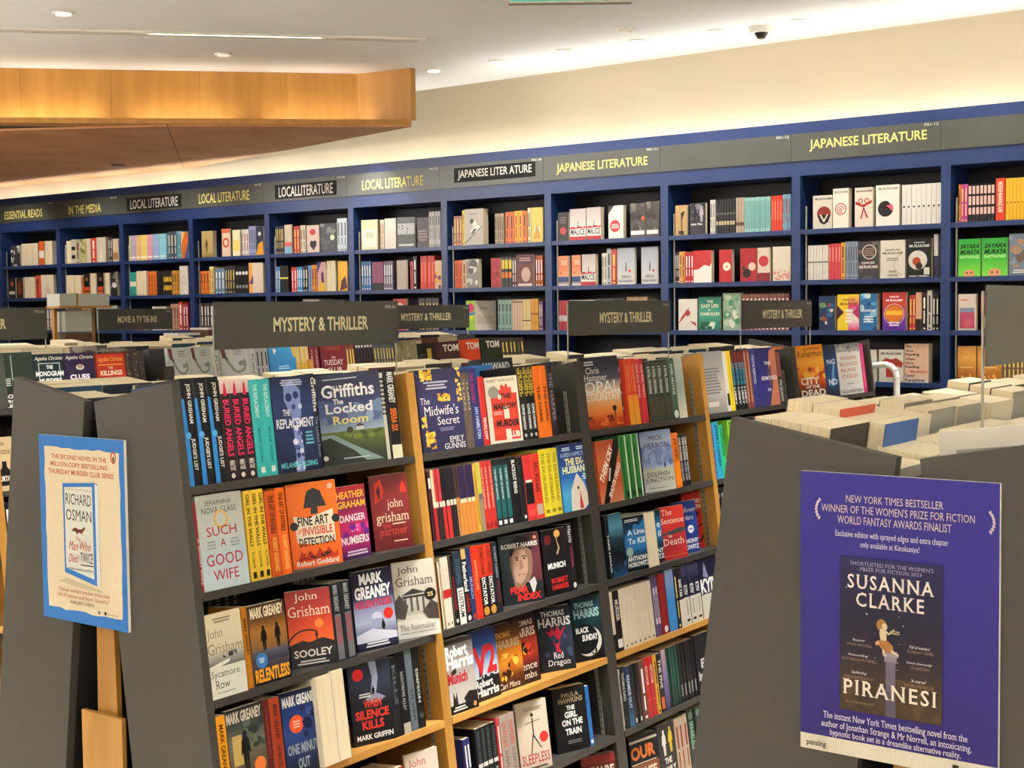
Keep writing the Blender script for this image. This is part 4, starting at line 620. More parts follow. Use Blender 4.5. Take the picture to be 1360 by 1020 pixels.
face(r, 388.2, 447.5, .108, .185, 'b8352a', [('g', 0, .28, 1, 1, ['e86a2c', 'e8582a', 'd0402c', 'b03230', '9a2c30']), ('g', 0, 0, 1, .28, ['17181c', '1c2024', '2a2a2c']), T('John', .2, .84, .72, .96, 'f2e6d0', ''), T('Grisham', .03, .66, .97, .8, 'f2e6d0', ''), ('o', .4, .2, .5, .035, '231c20', 60, 170), ('p', [0, .3, .3, .35, .45, .32, .75, .36, 1, .3, 1, .24, 0, .24], '231c20'), ('s', .62, .34, .12, '231c20'), ('c', .7, .55, .1, 'f08a3a'), T('SOOLEY', .08, .13, .94, .23, 'f0eee8'), ('l', 2, .12, .03, .85, .1, 'd8d8d8')], 'red sunset cover with silhouette', t=.012)
spine(r, 448.5, 475.3, 2, .19, '1d2026', [('r', .2, .02, .8, .6, '6a6c72'), V('MARK GREANEY', .97, .63, 'a8acac', .28, .72), V('RELENTLESS', .56, .22, 'a83a3a', .28, .72)], 'grey and black spine with red lettering')
face(r, 475.8, 529.3, .118, .2, '26263c', [('g', 0, 0, 1, 1, ['1c1c2c', '5a6488', 'a8b0cc', '8c94b8', '3a3458', '1e1c30', '18182a']), T('MARK', .2, .82, .78, .96, 'f2f2f2', 'h'), T('GREANEY', .06, .64, .95, .8, 'f2f2f2', 'h'), T('RELENTLESS', .05, .53, .95, .62, 'c0304c', 'h'), ('c', .55, .4, .13, 'c8cce0', .1), ('r', .4, .26, .7, .38, '9ca4c4'), ('r', .53, .5, .56, .58, '8088a8'), ('c', .83, .42, .12, 'd8322c'), ('s', .68, .18, .18, '1a1a24'), ('p', [0, .2, .4, .26, 1, .18, 1, .1, 0, .08], 'd0d4e4'), ('g', 0, 0, 1, .1, ['15151f', '2c3050']), ('l', 2, .15, .03, .85, .1, 'e8e8f0')], 'purple night cover with white dome', t=.012)
face(r, 529.8, 585.8, .115, .198, 'd2cfc4', [('g', 0, .3, 1, 1, ['b8b4aa', 'c4c0b6', 'd2cdc0', 'd6d0c2']), ('r', 0, 0, 1, .22, 'dcdad0'), T('John', .12, .82, .62, .94, '4c4a44', ''), T('Grisham', .06, .68, .94, .8, '4c4a44', ''), ('p', [.15, .56, .45, .64, .75, .57], '3a3836'), ('r', .18, .52, .74, .55, '3a3836'), ('r', .22, .34, .27, .52, '55524e'), ('r', .36, .34, .41, .52, '55524e'), ('r', .5, .34, .55, .52, '55524e'), ('r', .64, .34, .69, .52, '55524e'), ('p', [0, .5, .12, .58, .3, .42, .2, .25, 0, .28], '4a4644'), ('p', [.62, .32, .85, .46, 1, .4, 1, .2, .75, .22], '46403e'), ('c', .84, .54, .14, '26221c'), T('25', .77, .51, .91, .565, 'e0c88c'), T('The Rainmaker', .06, .1, .9, .18, '8a8a80', ''), ('r', .06, .06, .9, .068, '6a6a64')], 'white cover with courthouse columns', t=.012, dep=-.016)
# ---- bay 1 shelf 4
r = g1(0, 3)
spine(r, 297, 311, 1, .19, 'e0981c', [V('MARK GREANEY', .9, .3, '3a2410', .3, .72)], 'golden yellow spine')
face(r, 311.5, 359, .11, .195, '3c3430', [('g', 0, 0, 1, 1, ['28241f', '4a3a30', '5c5446', '6a6a5c', '3a4440', '201c1c']), T('MARK GREANEY', .0, .84, .96, .97, 'c8beb0', 'h'), ('b', 3, 14, .4, .5, 1, .84, .14, ['3a4844', '55605a', '2a3430']), ('r', .1, .36, .36, .7, 'b89c5c'), ('s', .45, .28, .46, '161412'), ('c', .8, .3, .16, 'e07a3c'), T('BALLISTIC', .08, .03, .95, .17, '6ab8c8', 'h')], 'brown cover with running silhouette', t=.015)
spine(r, 359.5, 368, 1, .195, '5a1c1c', [V('ONE MINUTE OUT', .9, .3, '8a3a34', .3, .7)], 'maroon spine')
spine(r, 368.5, 382.5, 1, .193, '9c3c22', [V('MARK GREANEY', .92, .5, '4a1810', .3, .7), V('ONE MINUTE OUT', .45, .08, '4a1810', .3, .7)], 'brick red spine')
face(r, 383, 432, .11, .193, '1f2c54', [('g', 0, 0, 1, 1, ['141a2a', '24305a', '2c4484', '223872', '18203c']), T('MARK GREANEY', .04, .82, .96, .95, 'e2e2e2', 'h'), ('c', .36, .6, .19, 'e2522c'), ('l', 3, .26, .55, .46, .65, 'f0b8a0'), T('ONE MINUTE', .06, .24, .95, .37, '8c98a8', 'h'), T('OUT', .3, .06, .62, .19, '8c98a8', 'h'), ('b', 5, 10, .5, .4, 1, .8, .14, ['1c2448', '3c5494'])], 'blue cover with orange badge', t=.015)
edge(r, 432, 452, 1, .212, 'thick book with fanned cream page edges', dep=-.012, w=.12)
edge(r, 452.3, 467.5, 1, .215, 'second thick book with cream page edges', dep=-.01, w=.12)
face(r, 471.8, 527.3, .115, .203, '1b1b20', [('g', 0, 0, 1, 1, ['17171b', '1c1c22', '20222c', '343c50', '2a3040']), ('p', [.5, .62, .62, .6, .7, .8, .68, 1, .5, 1, .56, .8], '98a4bc'), ('s', .56, .56, .14, '101014'), ('p', [.36, .55, .5, .6, .66, .6, .84, .54, .7, .5, .45, .5], '8c8ca0'), ('c', .23, .86, .13, 'd83034'), ('l', 2, .2, .57, .5, .63, 'd8d8d8'), T('WHEN', .3, .44, .72, .54, 'c8382e', 'h'), T('SILENCE', .08, .31, .88, .42, 'c8382e', 'h'), T('KILLS', .22, .18, .74, .29, 'c8382e', 'h'), T('MARK GRIFFIN', .07, .06, .93, .125, 'f2f2f2')], 'black cover with red lettering and white beam', t=.012)
spine(r, 528, 536, 1, .2, '1a1c20', [V('KILLS', .9, .4, '5a6068')], 'black spine')
spine(r, 536.5, 548, 1, .21, '131416', [V('NIGHTMARE ALLEY', .75, .28, '9aa09c', .3, .62), ('r', .1, 0, .9, .13, 'a8a498')], 'black spine with grey lettering')
spine(r, 548.2, 557, 1, .215, '5f6a72', [V('SILVER', .5, .1, '2a2e34', .3, .7)], 'slate grey spine')
spine(r, 557.2, 567, 1, .22, '16171a', [V('SIMPSON', .7, .3, 'b8bab0', .25, .6), ('c', .5, .15, .3, '3a3c3c')], 'black spine nearest the beech divider')
r = g1(0, 4)
for xa, xb, c, nm in ((310, 356, '7a2a24', 'red'), (358, 402, 'd6cdb8', 'cream'), (404, 450, '22303e', 'navy'), (455, 500, '3c3c40', 'grey')): face(r, xa, xb, .11, .178, c, None, nm+' plain cover', t=.03)
spine(r, 502, 545, 4, .168, 'a8282c', None, 'red spine')
face(r, 547, 590, .108, .183, 'd9c9b8', [T('John', .1, .78, .62, .92, 'b8584a', ''), T('Grisham', .03, .6, .97, .75, 'b8584a', ''), ('g', 0, 0, 1, .3, ['8a7a6a', 'cbb8a4'])], 'cream cover with red lettering', t=.01)
# ---- bay 2 shelf 1
r = g1(1, 0)
face(r, 563, 621.2, .153, .226, '312e52', [('g', 0, 0, 1, 1, ['2e2c48', '34325a', '3a3866', '2c2a48']), ('b', 3, 26, .08, .86, .36, 1, .05, ['e8b83a', 'f2cc5a', 'c8902a']), ('b', 4, 22, .88, .58, 1, 1, .05, ['e8b83a', 'f2cc5a', 'c8902a']), ('b', 5, 22, .44, .6, .72, .7, .05, ['e8b83a', 'f2cc5a', 'd89c30']), ('b', 6, 10, .02, .3, .14, .44, .05, ['e8b83a', 'f2cc5a']), ('b', 7, 28, .08, .04, .3, .28, .05, ['e8b83a', 'f2cc5a', 'c8902a']), T('The', .04, .58, .25, .66, 'f2f0ea', ''), T("Midwife's", .1, .44, .88, .56, 'f2f0ea', ''), T('Secret', .38, .32, .88, .42, 'f2f0ea', ''), T('EMILY', .62, .1, .94, .17, 'f2f0ea', ''), T('GUNNIS', .48, .02, .96, .09, 'f2f0ea', ''), ('l', 3, .15, .75, .7, .86, 'b8b4c8'), ('l', 2, .4, .24, .75, .29, '8c88a8')], 'indigo cover with yellow blossoms', t=.03)
spine(r, 621.8, 632.5, 2, .21, '5c5048', [V('TURN', .9, .5, 'a89888')], 'grey brown spine')
spine(r, 632.8, 643.8, 1, .22, '2c3468', [V('THE BIGGEST', .95, .55, 'a03060', .1, .5), V('IAN HAMILTON', .5, .1, 'c8d4ec', .3, .7)], 'blue spine with red and white lettering')
face(r, 612, 690, .153, .236, '215a94', [('g', 0, 0, 1, 1, ['16305c', '215a94', '2c6cac']), ('c', .9, .9, .06, 'c03030')], 'deep blue cover in the second row', dep=.13, phi=.25, t=.02)
spine(r, 644.2, 651.4, 1, .195, 'c4302c', [V('MARLOW', .4, .08, 'f0d8d0')], 'red spine')
face(r, 652, 695.2, .112, .192, 'cf3c2c', [('r', 0, 0, 1, 1, 'e2d8c2'), T('ROBERT THOROGOOD', .08, .92, .92, .965, '8a7a68'), ('r', .14, .04, .94, .74, 'cf3c2c'), ('p', [.4, .74, .4, .8, .46, .8, .46, .86, .52, .88, .58, .84, .66, .9, .7, .82, .78, .84, .8, .74], 'cf3c2c'), ('r', .5, .04, .66, .2, 'e2d8c2'), ('r', .5, .36, .66, .54, 'e2d8c2'), ('r', .36, .66, .5, .74, 'e2d8c2'), ('c', .24, .77, .16, '8a8a80'), T('THE', .42, .66, .76, .74, '231c1c', 'h'), T('MARLOW', .2, .5, .9, .6, '231c1c', 'h'), T('MURDER', .24, .24, .94, .34, '231c1c', 'h'), T('CLUB', .5, .07, .92, .16, 'f2ead8', 'h'), ('l', 2, .16, .42, .46, .48, 'e8b0a0')], 'red and cream cover with chess tower', t=.012)
spine(r, 696, 717.5, 3, .218, '15151a', [V('THE COUPLE AT', .98, .58, 'e6c848', .12, .5), V('THE TABLE', .95, .62, 'e6c848', .55, .88), V('SOPHIE HANNAH', .48, .14, 'f0f0ea', .25, .75), ('c', .5, .06, .2, 'c8c8c0')], 'black spine with yellow and white lettering')
spine(r, 718, 734.8, 2, .215, 'e8701c', [V('THE DARK', .72, .2, '3a2416', .28, .74)], 'orange spine with black lettering')
spine(r, 735.3, 743, 1, .215, '2c2026', [V('THE HARPER', .9, .2, '8a8088')], 'dark plum spine')
spine(r, 744, 757, 2, .232, '1d1d22', [('o', .5, .95, .3, .1, '77757a'), V('TT', .9, .84, '77757a')], 'black spine in the second row', dep=.13)
face(r, 648, 713, .15, .255, '1c2530', [T('HOWARD', .1, .86, .9, .95, 'c8ccd0', 'h')], 'tall black cover at the back', dep=.15, phi=.1, t=.045)
# ---- bay 2 shelf 2
r = g1(1, 1)
spine(r, 577, 580.3, 1, .188, '3a1a22', [('r', .1, .75, .9, .9, 'e6e0d8')], 'maroon spine against the beech divider')
bi = lambda top, bot, m_='d8ccb8', a=.5: [('r', 0, 0, 1, a, bot), ('r', 0, a, 1, 1, top), ('r', .1, a-.04, .9, a+.04, m_)]
spine(r, 580.5, 584.5, 1, .19, '8a1c20', bi('c8b894', 'a82c28'), 'beige and red spine')
spine(r, 584.7, 593, 2, .19, '8a1c20', bi('b8363a', '2c2a2c'), 'red and grey spine')
spine(r, 593.2, 603, 2, .19, '222', bi('1c1c20', 'c0302e'), 'black and red spine')
spine(r, 603.2, 611.5, 2, .19, '1c1c20', bi('201e24', '28242a'), 'black spine with white label')
spine(r, 611.7, 616, 1, .19, 'c08848', [('r', 0, .55, 1, 1, '3a2c28'), ('r', .3, .05, .6, .5, '8a5a28')], 'tan wood coloured spine')
spine(r, 616.2, 637, 4, .19, 'c8823c', [('r', 0, .5, 1, 1, '2f2444'), ('r', .1, .46, .9, .52, 'd8c8a0'), ('r', .4, .04, .5, .44, 'a86428')], 'orange spine with purple top')
spine(r, 637.2, 640.5, 1, .19, 'd8a83c', [('r', .2, .1, .6, .9, '9a6a28')], 'mustard spine')
spine(r, 640.7, 646.3, 1, .192, 'c8a83c', bi('b4b04c', '8a7a60', '555'), 'olive yellow spine')
spine(r, 646.6, 663, 3, .192, 'b8302c', [V('THE EYE OF THE BEHOLDER', .92, .3, 'e8c8b0', .3, .6), ('r', .2, .02, .8, .1, '8a2020')], 'red spine with pale lettering')
spine(r, 663.3, 684, 3, .192, '1c2224', [('r', .1, .12, .9, .9, '1f5a5c'), V('THE MIST OF AGATHA', .86, .4, 'd8e0dc', .36, .64), ('r', .2, .03, .8, .09, 'e8e6e0')], 'dark teal spine with white label')
spine(r, 684.3, 695.5, 1, .192, '17171a', [V('BLACKOUT RISING', .95, .45, 'e8e8e4', .3, .7)], 'black spine with white lettering')
spine(r, 695.8, 702.6, 1, .188, '1d1c20', [('r', .3, .05, .7, .1, 'ddd')], 'narrow black spine')
spine(r, 703, 713, 1, .19, 'c43030', [('r', 0, .25, 1, .58, '17171a'), ('r', .1, .58, .9, .62, 'e8e0d8'), ('r', .1, .06, .9, .16, 'e04a40')], 'red spine with black middle')
spine(r, 713.2, 724.6, 1, .192, 'cc3a2c', [V('RED VOLGAS', .86, .4, '2a1414', .3, .75), ('r', .15, .06, .85, .22, 'b8a090')], 'red spine with black lettering')
spine(r, 725, 749.8, 3, .2, 'd8c832', [V('THE EX-HUSBAND', .94, .2, '8a7a1c', .2, .7), ('r', .2, .05, .8, .1, '8a7a1c')], 'yellow spine')
face(r, 750.3, 788, .153, .204, '2a6cae', [('g', 0, 0, 1, 1, ['3c94c4', '4ca4d0', '2c64ac', '24448c', '1e2c5c']), ('p', [.25, 0, .3, .3, .5, .52, .55, .55, .75, .4, .92, .12, .92, 0], 'ddd4c4'), ('p', [.55, .02, .68, .02, .62, .22, .6, .3], 'c02c2c'), ('c', .55, .33, .035, '20202a'), ('p', [.7, 0, 1, 0, 1, .6, .8, .4, .94, .1], '26358a'), T('KAREN HAMILTON', .06, .81, .97, .875, 'c4d4e8', ''), T('THE EX-', .18, .68, .82, .785, 'f2ea9c', 'h'), T('HUSBAND', .07, .56, .98, .67, 'e8f0b8', 'h'), ('l', 3, .72, .44, .95, .54, 'e8f0f4'), ('l', 2, .1, .9, .4, .96, 'd0e4f0'), ('l', 2, .6, .9, .85, .96, 'd0e4f0')], 'blue cover with white boat from above', t=.02)
# ---- bay 2 shelf 3
r = g1(1, 2)
edge(r, 589.5, 594, 1, .18, 'taupe page edges beside the beech divider', bg='8a7768', dep=.012)
spine(r, 594.2, 605.8, 2, .19, 'd6c9b4', [('r', 0, .42, 1, .54, 'b02a2a'), V('THE GHOST', .9, .58, '9a8a78', .4, .6), ('r', .35, .04, .6, .08, '444')], 'cream spine with red band')
spine(r, 606, 611.5, 1, .19, '191718', [V('ARCHANGEL', .7, .2, 'a02c2c', .3, .7), ('c', .5, .07, .3, 'b8b8b0')], 'black spine with red lettering')
spine(r, 611.7, 620.8, 1, .196, '26303c', [('r', .05, 0, .95, .5, 'dcd8d0'), V('ENIGMA', .9, .55, '3c5468', .2, .8), V('LUSTRUM', .46, .1, '17171a', .2, .8)], 'white and slate spine')
spine(r, 621, 628.3, 1, .2, '18181c', [('r', .1, .86, .9, 1, 'b89c5c'), V('Fatherland', .82, .42, 'f0ece4', .15, .85), V('HARRIS', .38, .14, 'a02c2c', .2, .8), ('c', .5, .06, .3, 'c8c8c0')], 'black spine with white lettering')
spine(r, 628.5, 634.5, 1, .2, '24305a', [('r', .2, .02, .8, .1, '8a3a3a'), V('MUNICH', .6, .3, '8a98c0')], 'dark blue spine')
spine(r, 634.8, 643.5, 1, .202, 'c2301f', [V('IMPERIUM', .8, .4, 'e88a4a', .3, .7)], 'bright red spine')
spine(r, 643.8, 662, 2, .2, 'c2341f', [('r', 0, 0, 1, .55, '18171a'), V('ROBERT HARRIS', .96, .58, '5a2018', .3, .8), V('DICTATOR', .54, .16, 'f2f0ea', .25, .78), ('c', .5, .08, .4, 'b8843a')], 'red and black spine with white lettering')
spine(r, 662.3, 669.6, 1, .198, '1a1d24', [V('ROBERT HARRIS', .94, .5, '8c94a0', .3, .7), V('CONCLAVE', .45, .15, '7a2024', .3, .7)], 'black spine with grey lettering')
face(r, 670.4, 724, .129, .2, '2a2f34', [('g', 0, 0, 1, 1, ['1c1d20', '26292c', '343c40', '3c4a50', '2e363c']), ('g', .7, .3, 1, 1, ['5a2c34', '6a3440', '4a2830']), ('p', [.3, .0, .3, .3, .24, .55, .26, .75, .4, .88, .62, .9, .78, .8, .8, .6, .76, .42, .66, .3, .68, 0], '8a6a5a'), ('p', [.34, .32, .3, .5, .31, .7, .45, .78, .62, .78, .68, .62, .66, .46, .56, .34, .45, .28], 'b89480'), ('p', [.24, .7, .28, .9, .5, .98, .74, .94, .82, .74, .76, .76, .6, .84, .4, .82, .3, .7], '1c1614'), ('r', .36, .66, .46, .675, '30201c'), ('r', .54, .67, .66, .685, '30201c'), ('c', .42, .635, .025, '2a1c18'), ('c', .6, .645, .025, '2a1c18'), ('p', [.48, .62, .53, .62, .56, .5, .46, .49], '9c7462'), ('r', .42, .4, .58, .42, '6a3430'), ('r', .44, .4, .56, .41, 'c8b0a4'), ('p', [.15, 0, .3, .25, .45, .16, .6, .3, .9, .2, 1, 0], '202428'), ('p', [.66, .3, .8, .36, .84, .26, .74, .1], 'c8c8c4'), T('ROBERT HARRIS', .06, .81, .95, .88, 'f2f2ee'), T('FEAR', .18, .15, .62, .25, 'd8322a', 'h'), T('INDEX', .34, .04, .92, .14, 'd8322a', 'h'), ('c', .9, .93, .04, 'd88a6a')], 'dark cover with a man\'s face', t=.012)
face(r, 728, 761, .11, .196, '17161a', [('g', 0, 0, 1, 1, ['121214', '17161a', '201a1c']), ('c', .6, .92, .12, 'd8a050', .1), ('p', [.52, .9, .58, .9, .6, .7, .5, .62, .56, .6, .66, .7], 'b89878'), ('c', .22, .85, .13, '6a1c24'), T('MUNICH', .12, .4, .82, .49, 'f2f2ee', 'h'), T('ROBERT', .2, .18, .86, .26, 'c02c2c', 'h'), T('HARRIS', .2, .08, .86, .16, 'c02c2c', 'h')], 'black cover with candle flame', t=.012)
spine(r, 761.3, 768, 1, .2, '1b1a20', [V('Harris', .97, .72, 'c8c8d0', .2, .8), V('HANNIBAL', .66, .34, 'a83a5a', .3, .7), ('c', .5, .08, .3, 'ddd')], 'black spine with pink lettering')
# ---- bay 2 shelf 4
r = g1(1, 3)
face(r, 640, 790, .24, .2, '1c1d22', None, 'dark cover lying behind the front row', dep=.12, phi=0, t=.05)
face(r, 600, 636.2, .11, .196, 'b4aea6', [('g', 0, .1, 1, 1, ['c8c4bc', 'b8b2ac', 'a8a09a', '8c847e', '3a3634']), ('r', 0, .94, 1, 1, '2c2826'), T('Robert', -.0, .76, .78, .92, 'f6f4ee', 'h'), T('Harris', .0, .6, .98, .78, 'f6f4ee', 'h'), ('p', [.1, .56, .3, .62, .34, .55, .2, .52], '2a2624'), T('Munich', -.0, .4, .7, .56, 'b82430', 'h'), ('p', [.1, .12, .14, .3, .2, .2, .26, .3, .28, .12], '26221f'), ('p', [.5, .18, .7, .26, 1, .24, 1, .12, .55, .12], '26221f'), ('r', 0, 0, 1, .12, '1e1b1a'), ('l', 2, .06, .03, .6, .1, 'e8e4dc'), ('c', .87, .065, .06, 'd88a5a')], 'white cover with big white and red lettering', t=.03)
face(r, 633.5, 666, .11, .195, '3a5488', [('g', 0, .3, 1, 1, ['c8ccd4', 'a8b8cc', '4c74b4', '2c4c94', '1e2c58']), ('r', 0, 0, 1, .32, '1c1c20'), ('p', [.2, .34, .24, .7, .28, .34], '2c3040'), T('V2', .02, .36, .94, .78, 'c42c30', 'h'), T('Robert', .02, .19, .72, .3, 'e6e4e0', 'h'), T('Harris', .02, .06, .94, .19, 'e6e4e0', 'h'), ('b', 3, 8, .3, .28, 1, .36, .06, ['1a1a1e'])], 'blue cover with big red numeral', t=.015, dep=.03)
face(r, 664, 698, .11, .19, '4a2c1a', [('g', 0, 0, 1, 1, ['241612', '6a3818', 'd88a2c', 'c8741c', '6a4020', '241c1a']), T('THOMAS', .04, .78, .62, .87, 'c89848', 'h'), T('HARRIS', .02, .62, .93, .75, 'b8a480', 'h'), ('b', 4, 18, .1, .14, .9, .55, .12, ['e8a030', 'b85c18', '3a2014', 'f0c050']), T('Cari Mora', .0, .03, .8, .12, 'e8dcc8', 'i')], 'fiery orange brown cover', t=.012, dep=.035)
face(r, 686, 719, .11, .198, '8a241c', [('g', 0, 0, 1, 1, ['20181a', '3a1c1c', '8c2c20', '9c3422', '4a1c1c', '20181a']), T('THOMAS', .04, .84, .88, .92, 'd8ccc0'), T('HARRIS', .04, .68, .94, .81, 'e4d8c8'), ('b', 3, 10, .3, .4, .9, .6, .12, ['d8a030', '2a1614', 'c03c24']), T('Silence', .0, .2, .9, .31, 'e8dcc8', ''), T('Lambs', .1, .07, .85, .17, 'e8dcc8', '')], 'dark red cover with moth', t=.012, dep=.03)
face(r, 719.3, 765.5, .11, .192, '20242e', [('g', 0, 0, 1, 1, ['1c1e26', '242a38', '2c3444', '262c3a', '1c202a']), T('THOMAS', .14, .85, .82, .94, 'd0d2d2'), T('HARRIS', .04, .69, .97, .83, 'd8dada'), ('p', [.5, .34, .4, .5, .2, .66, .34, .6, .42, .7, .5, .6, .58, .7, .66, .6, .82, .68, .64, .5, .58, .36, .66, .26, .5, .3, .48, .22], 'b8283c'), ('b', 6, 10, .05, .2, .95, .6, .1, ['2c3850', '3c4864']), T('Red', .4, .19, .68, .29, 'e4e4e4', ''), T('Dragon', .22, .06, .86, .18, 'e4e4e4', '')], 'dark blue cover with red dragon', t=.02, dep=.012)
face(r, 766, 806.8, .11, .196, '17262c', [('g', 0, 0, 1, 1, ['141416', '171a1e', '1c3038', '1e4650', '20303c']), T('THOMAS', .1, .83, .72, .92, '9cc4cc', 'h'), T('HARRIS', .06, .67, .88, .81, '9cc4cc', 'h'), ('c', .46, .3, .42, 'd8d8d0'), ('c', .36, .34, .42, '15191c'), T('BLACK', .08, .44, .5, .53, 'eeeeea', 'h'), T('SUNDAY', .26, .31, .76, .41, 'eeeeea', 'h'), ('b', 4, 7, .5, .06, .78, .22, .06, ['1a1c1e'])], 'teal black cover with white crescent moon', t=.02)
# ---- bay 2 shelf 5
r = g1(1, 4)
spine(r, 624, 634, 2, .17, '2c2c64', None, 'navy blue spine')
spine(r, 640, 668, 4, .185, '16181b', [V('STEPHEN KING', .95, .5, '4a565a', .3, .7), ('r', .1, .42, .9, .48, 'c8c8c0'), V('BILLY', .35, .1, '9aa0a0', .3, .7)], 'black spine with white label')
spine(r, 668.3, 672.5, 1, .192, 'b8303a', None, 'red spine')
spine(r, 672.8, 692.8, 2, .192, '9c8c82', [V('OUTLIES', .9, .55, 'b84a3c', .25, .7), V('SLEEPLESS', .5, .1, '6a5c54', .3, .7)], 'taupe spine with red lettering')
face(r, 693.3, 734, .11, .196, 'd2c0aa', [('g', 0, 0, 1, 1, ['c8b49e', 'd4c4b0', 'd8c9b6']), ('r', .48, .5, .52, .76, '3a3430'), ('c', .5, .8, .05, '3a3430'), ('p', [.25, .68, .75, .71, .75, .72, .25, .69], '3a3430'), ('p', [.47, .5, .52, .5, .72, .3, .7, .29], '3a3430'), ('p', [.47, .52, .5, .5, .38, .22, .36, .23], '3a3430'), ('c', .82, .45, .14, 'd83a34'), T('SLEEPLESS', .06, .1, .95, .24, 'b8323a', ''), ('l', 1, .1, .02, .9, .06, '5a4c44'), ('l', 2, .2, .86, .85, .92, '9a8a7c')], 'beige cover with stick figure', t=.012)
face(r, 741, 784.8, .115, .192, '1a1a1c', [('r', .05, .94, .95, 1, '222'), T('PAULA', .28, .84, .8, .91, 'a89c7c'), T('HAWKINS', .18, .75, .9, .83, 'a89c7c'), T('THE', .4, .64, .64, .71, 'ececec', 'h'), T('GIRL', .32, .52, .7, .62, 'ececec', 'h'), T('ON THE', .22, .4, .84, .5, 'ececec', 'h'), T('TRAIN', .3, .26, .78, .36, 'ececec', 'h'), ('l', 2, .3, .12, .8, .18, '777')], 'black cover with stacked white lettering', t=.03, sbg='111')
spine(r, 785.2, 790, 1, .18, '2468b0', [('r', .2, .04, .8, .1, 'fff')], 'bright blue spine')
# ---- bay 3 shelf 1
r = g1(2, 0)
face(r, 781.3, 829.5, .153, .232, '22222e', [('g', 0, .36, 1, 1, ['cfa88a', 'e0c0a0', '4a4a5c', '24263a', '1c1c28']), ('g', 0, 0, 1, .4, ['8a2c14', 'c8501c', 'e08a3c', 'dca87c']), ('b', 5, 16, 0, .04, 1, .18, .1, ['a8381c', 'd86a24', '6a2014']), T('Chris', .1, .77, .46, .86, 'e6e2d8', ''), T('Hammer', .04, .67, .66, .76, 'e6e2d8', ''), T('OPAL', .02, .5, .98, .66, 'e8eef2', ''), T('COUNTRY', .02, .39, .98, .5, 'f0ece4', ''), ('c', .78, .27, .06, '2c241e'), ('r', .77, .14, .8, .24, '2c241e'), ('l', 2, .05, .88, .35, .95, 'c8c8cc')], 'black and orange cover with desert windmill', t=.02)
face(r, 816, 838.6, .14, .222, '1f1f48', [T('HOW', .2, .78, .98, .88, 'e0e4f0', 'h'), T('WE', .5, .62, .95, .72, 'e0e4f0', 'h'), T('KING', .2, .45, .98, .55, 'e0e4f0', 'h'), T('A', .6, .24, .8, .33, 'e0e4f0', 'h'), T('INS', .4, .05, .98, .14, 'e0e4f0', 'h'), ('p', [.5, 0, .9, 0, .85, .2, .7, .3], 'c83a2c')], 'dark blue cover with white capital letters', dep=.03, t=.015)
spine(r, 839, 852, 2, .218, 'd8452c', [('g', 0, 0, 1, .45, ['f2b02c', 'e8902c']), V('ONE BAD THING', .9, .5, 'e8a05c', .3, .7)], 'red spine with yellow foot')
spine(r, 852.2, 863.5, 2, .215, 'c8303c', [V('ONE BAD THING', .92, .4, 'f2dcd8', .28, .7)], 'crimson spine with white lettering')
spine(r, 865.5, 895, 4, .205, '29352c', [('r', .1, .03, .9, .97, '4c5c44'), ('r', .16, .05, .84, .95, '232e28'), V('A FATAL CROSSING', .92, .46, 'e6e6d8', .25, .75), ('r', .3, .08, .7, .4, '5c4c34')], 'dark green framed spine')
spine(r, 895.5, 903, 1, .21, '3c5444', [V('DARK ARCHIVE', .9, .4, 'c8d4c4', .25, .7), ('c', .5, .08, .35, 'e8ece4')], 'green spine with white oval')
spine(r, 903.5, 913.5, 1, .212, 'c8ccc2', [('g', 0, 0, 1, 1, ['d8d4c4', '8ca090', 'b8c0b8'])], 'pale green grey spine')
# ---- bay 3 shelf 2
r = g1(2, 1)
face(r, 799.4, 829.6, .129, .198, 'bb5a36', [('g', 0, 0, 1, 1, ['c8805c', 'b8502c', 'c0623c', 'a04428']), ('p', [.1, 0, .34, 0, 1, .86, 1, 1, .78, 1], '1c1618'), ('p', [.4, .35, .46, .35, .56, .55, .5, .55], 'e8e4dc'), ('q', 'THEM CRY', [.16, .3, .74, .86, .6, .94, .02, .4], 'f2ece4'), ('q', 'SHOTS FIRED', [.44, .06, .99, .56, .9, .64, .34, .12], 'e8e0d8')], 'rust cover with black diagonal road', t=.02)
spine(r, 830.5, 856.5, 3, .206, '2f7c3c', [('r', .2, .1, .36, .9, '1c5c28'), ('g', .8, 0, 1, 1, ['e0e4d4', 'b8ccb4']), ('c', .45, .08, .25, '163c1e')], 'green spine with white edge')
face(r, 857.3, 898.2, .129, .205, '7c8cb0', [('g', 0, .38, 1, 1, ['9cb0cc', '6c80b0', '8898c0', '9ca8c4', '7c90bc']), ('b', 3, 14, 0, .42, 1, .75, .16, ['5c6c9c', '8c9cc4', '7080ac']), ('g', 0, 0, 1, .38, ['c8ccc8', 'c0c4bc', 'b8bca8']), T('MICK', .3, .84, .72, .92, '26283a', ''), T('HERRON', .12, .71, .9, .8, '26283a', ''), ('s', .72, .36, .1, '16161c'), ('r', .46, .45, .48, .64, '5c6c90'), T('DOLPHIN', .12, .24, .84, .32, '2c3038', ''), T('JUNCTION', .04, .13, .94, .22, '2c3038', ''), ('l', 1, .1, .04, .8, .07, '9aa09a')], 'pale blue cloudy cover with tiny figure', t=.015)
spine(r, 898.6, 907.5, 1, .188, 'e0762a', [V('JOE NESBO', .9, .5, '5a2c14', .2, .8), ('r', .1, .05, .9, .45, 'f08c1c')], 'orange spine')
spine(r, 908, 919.5, 3, .178, '1c1a22', [V('CHRIS WOODING', .95, .5, 'e8e4dc', .15, .85), V('HAVEN PARK', .46, .1, 'c8c4cc', .2, .8)], 'short black spine with white lettering')
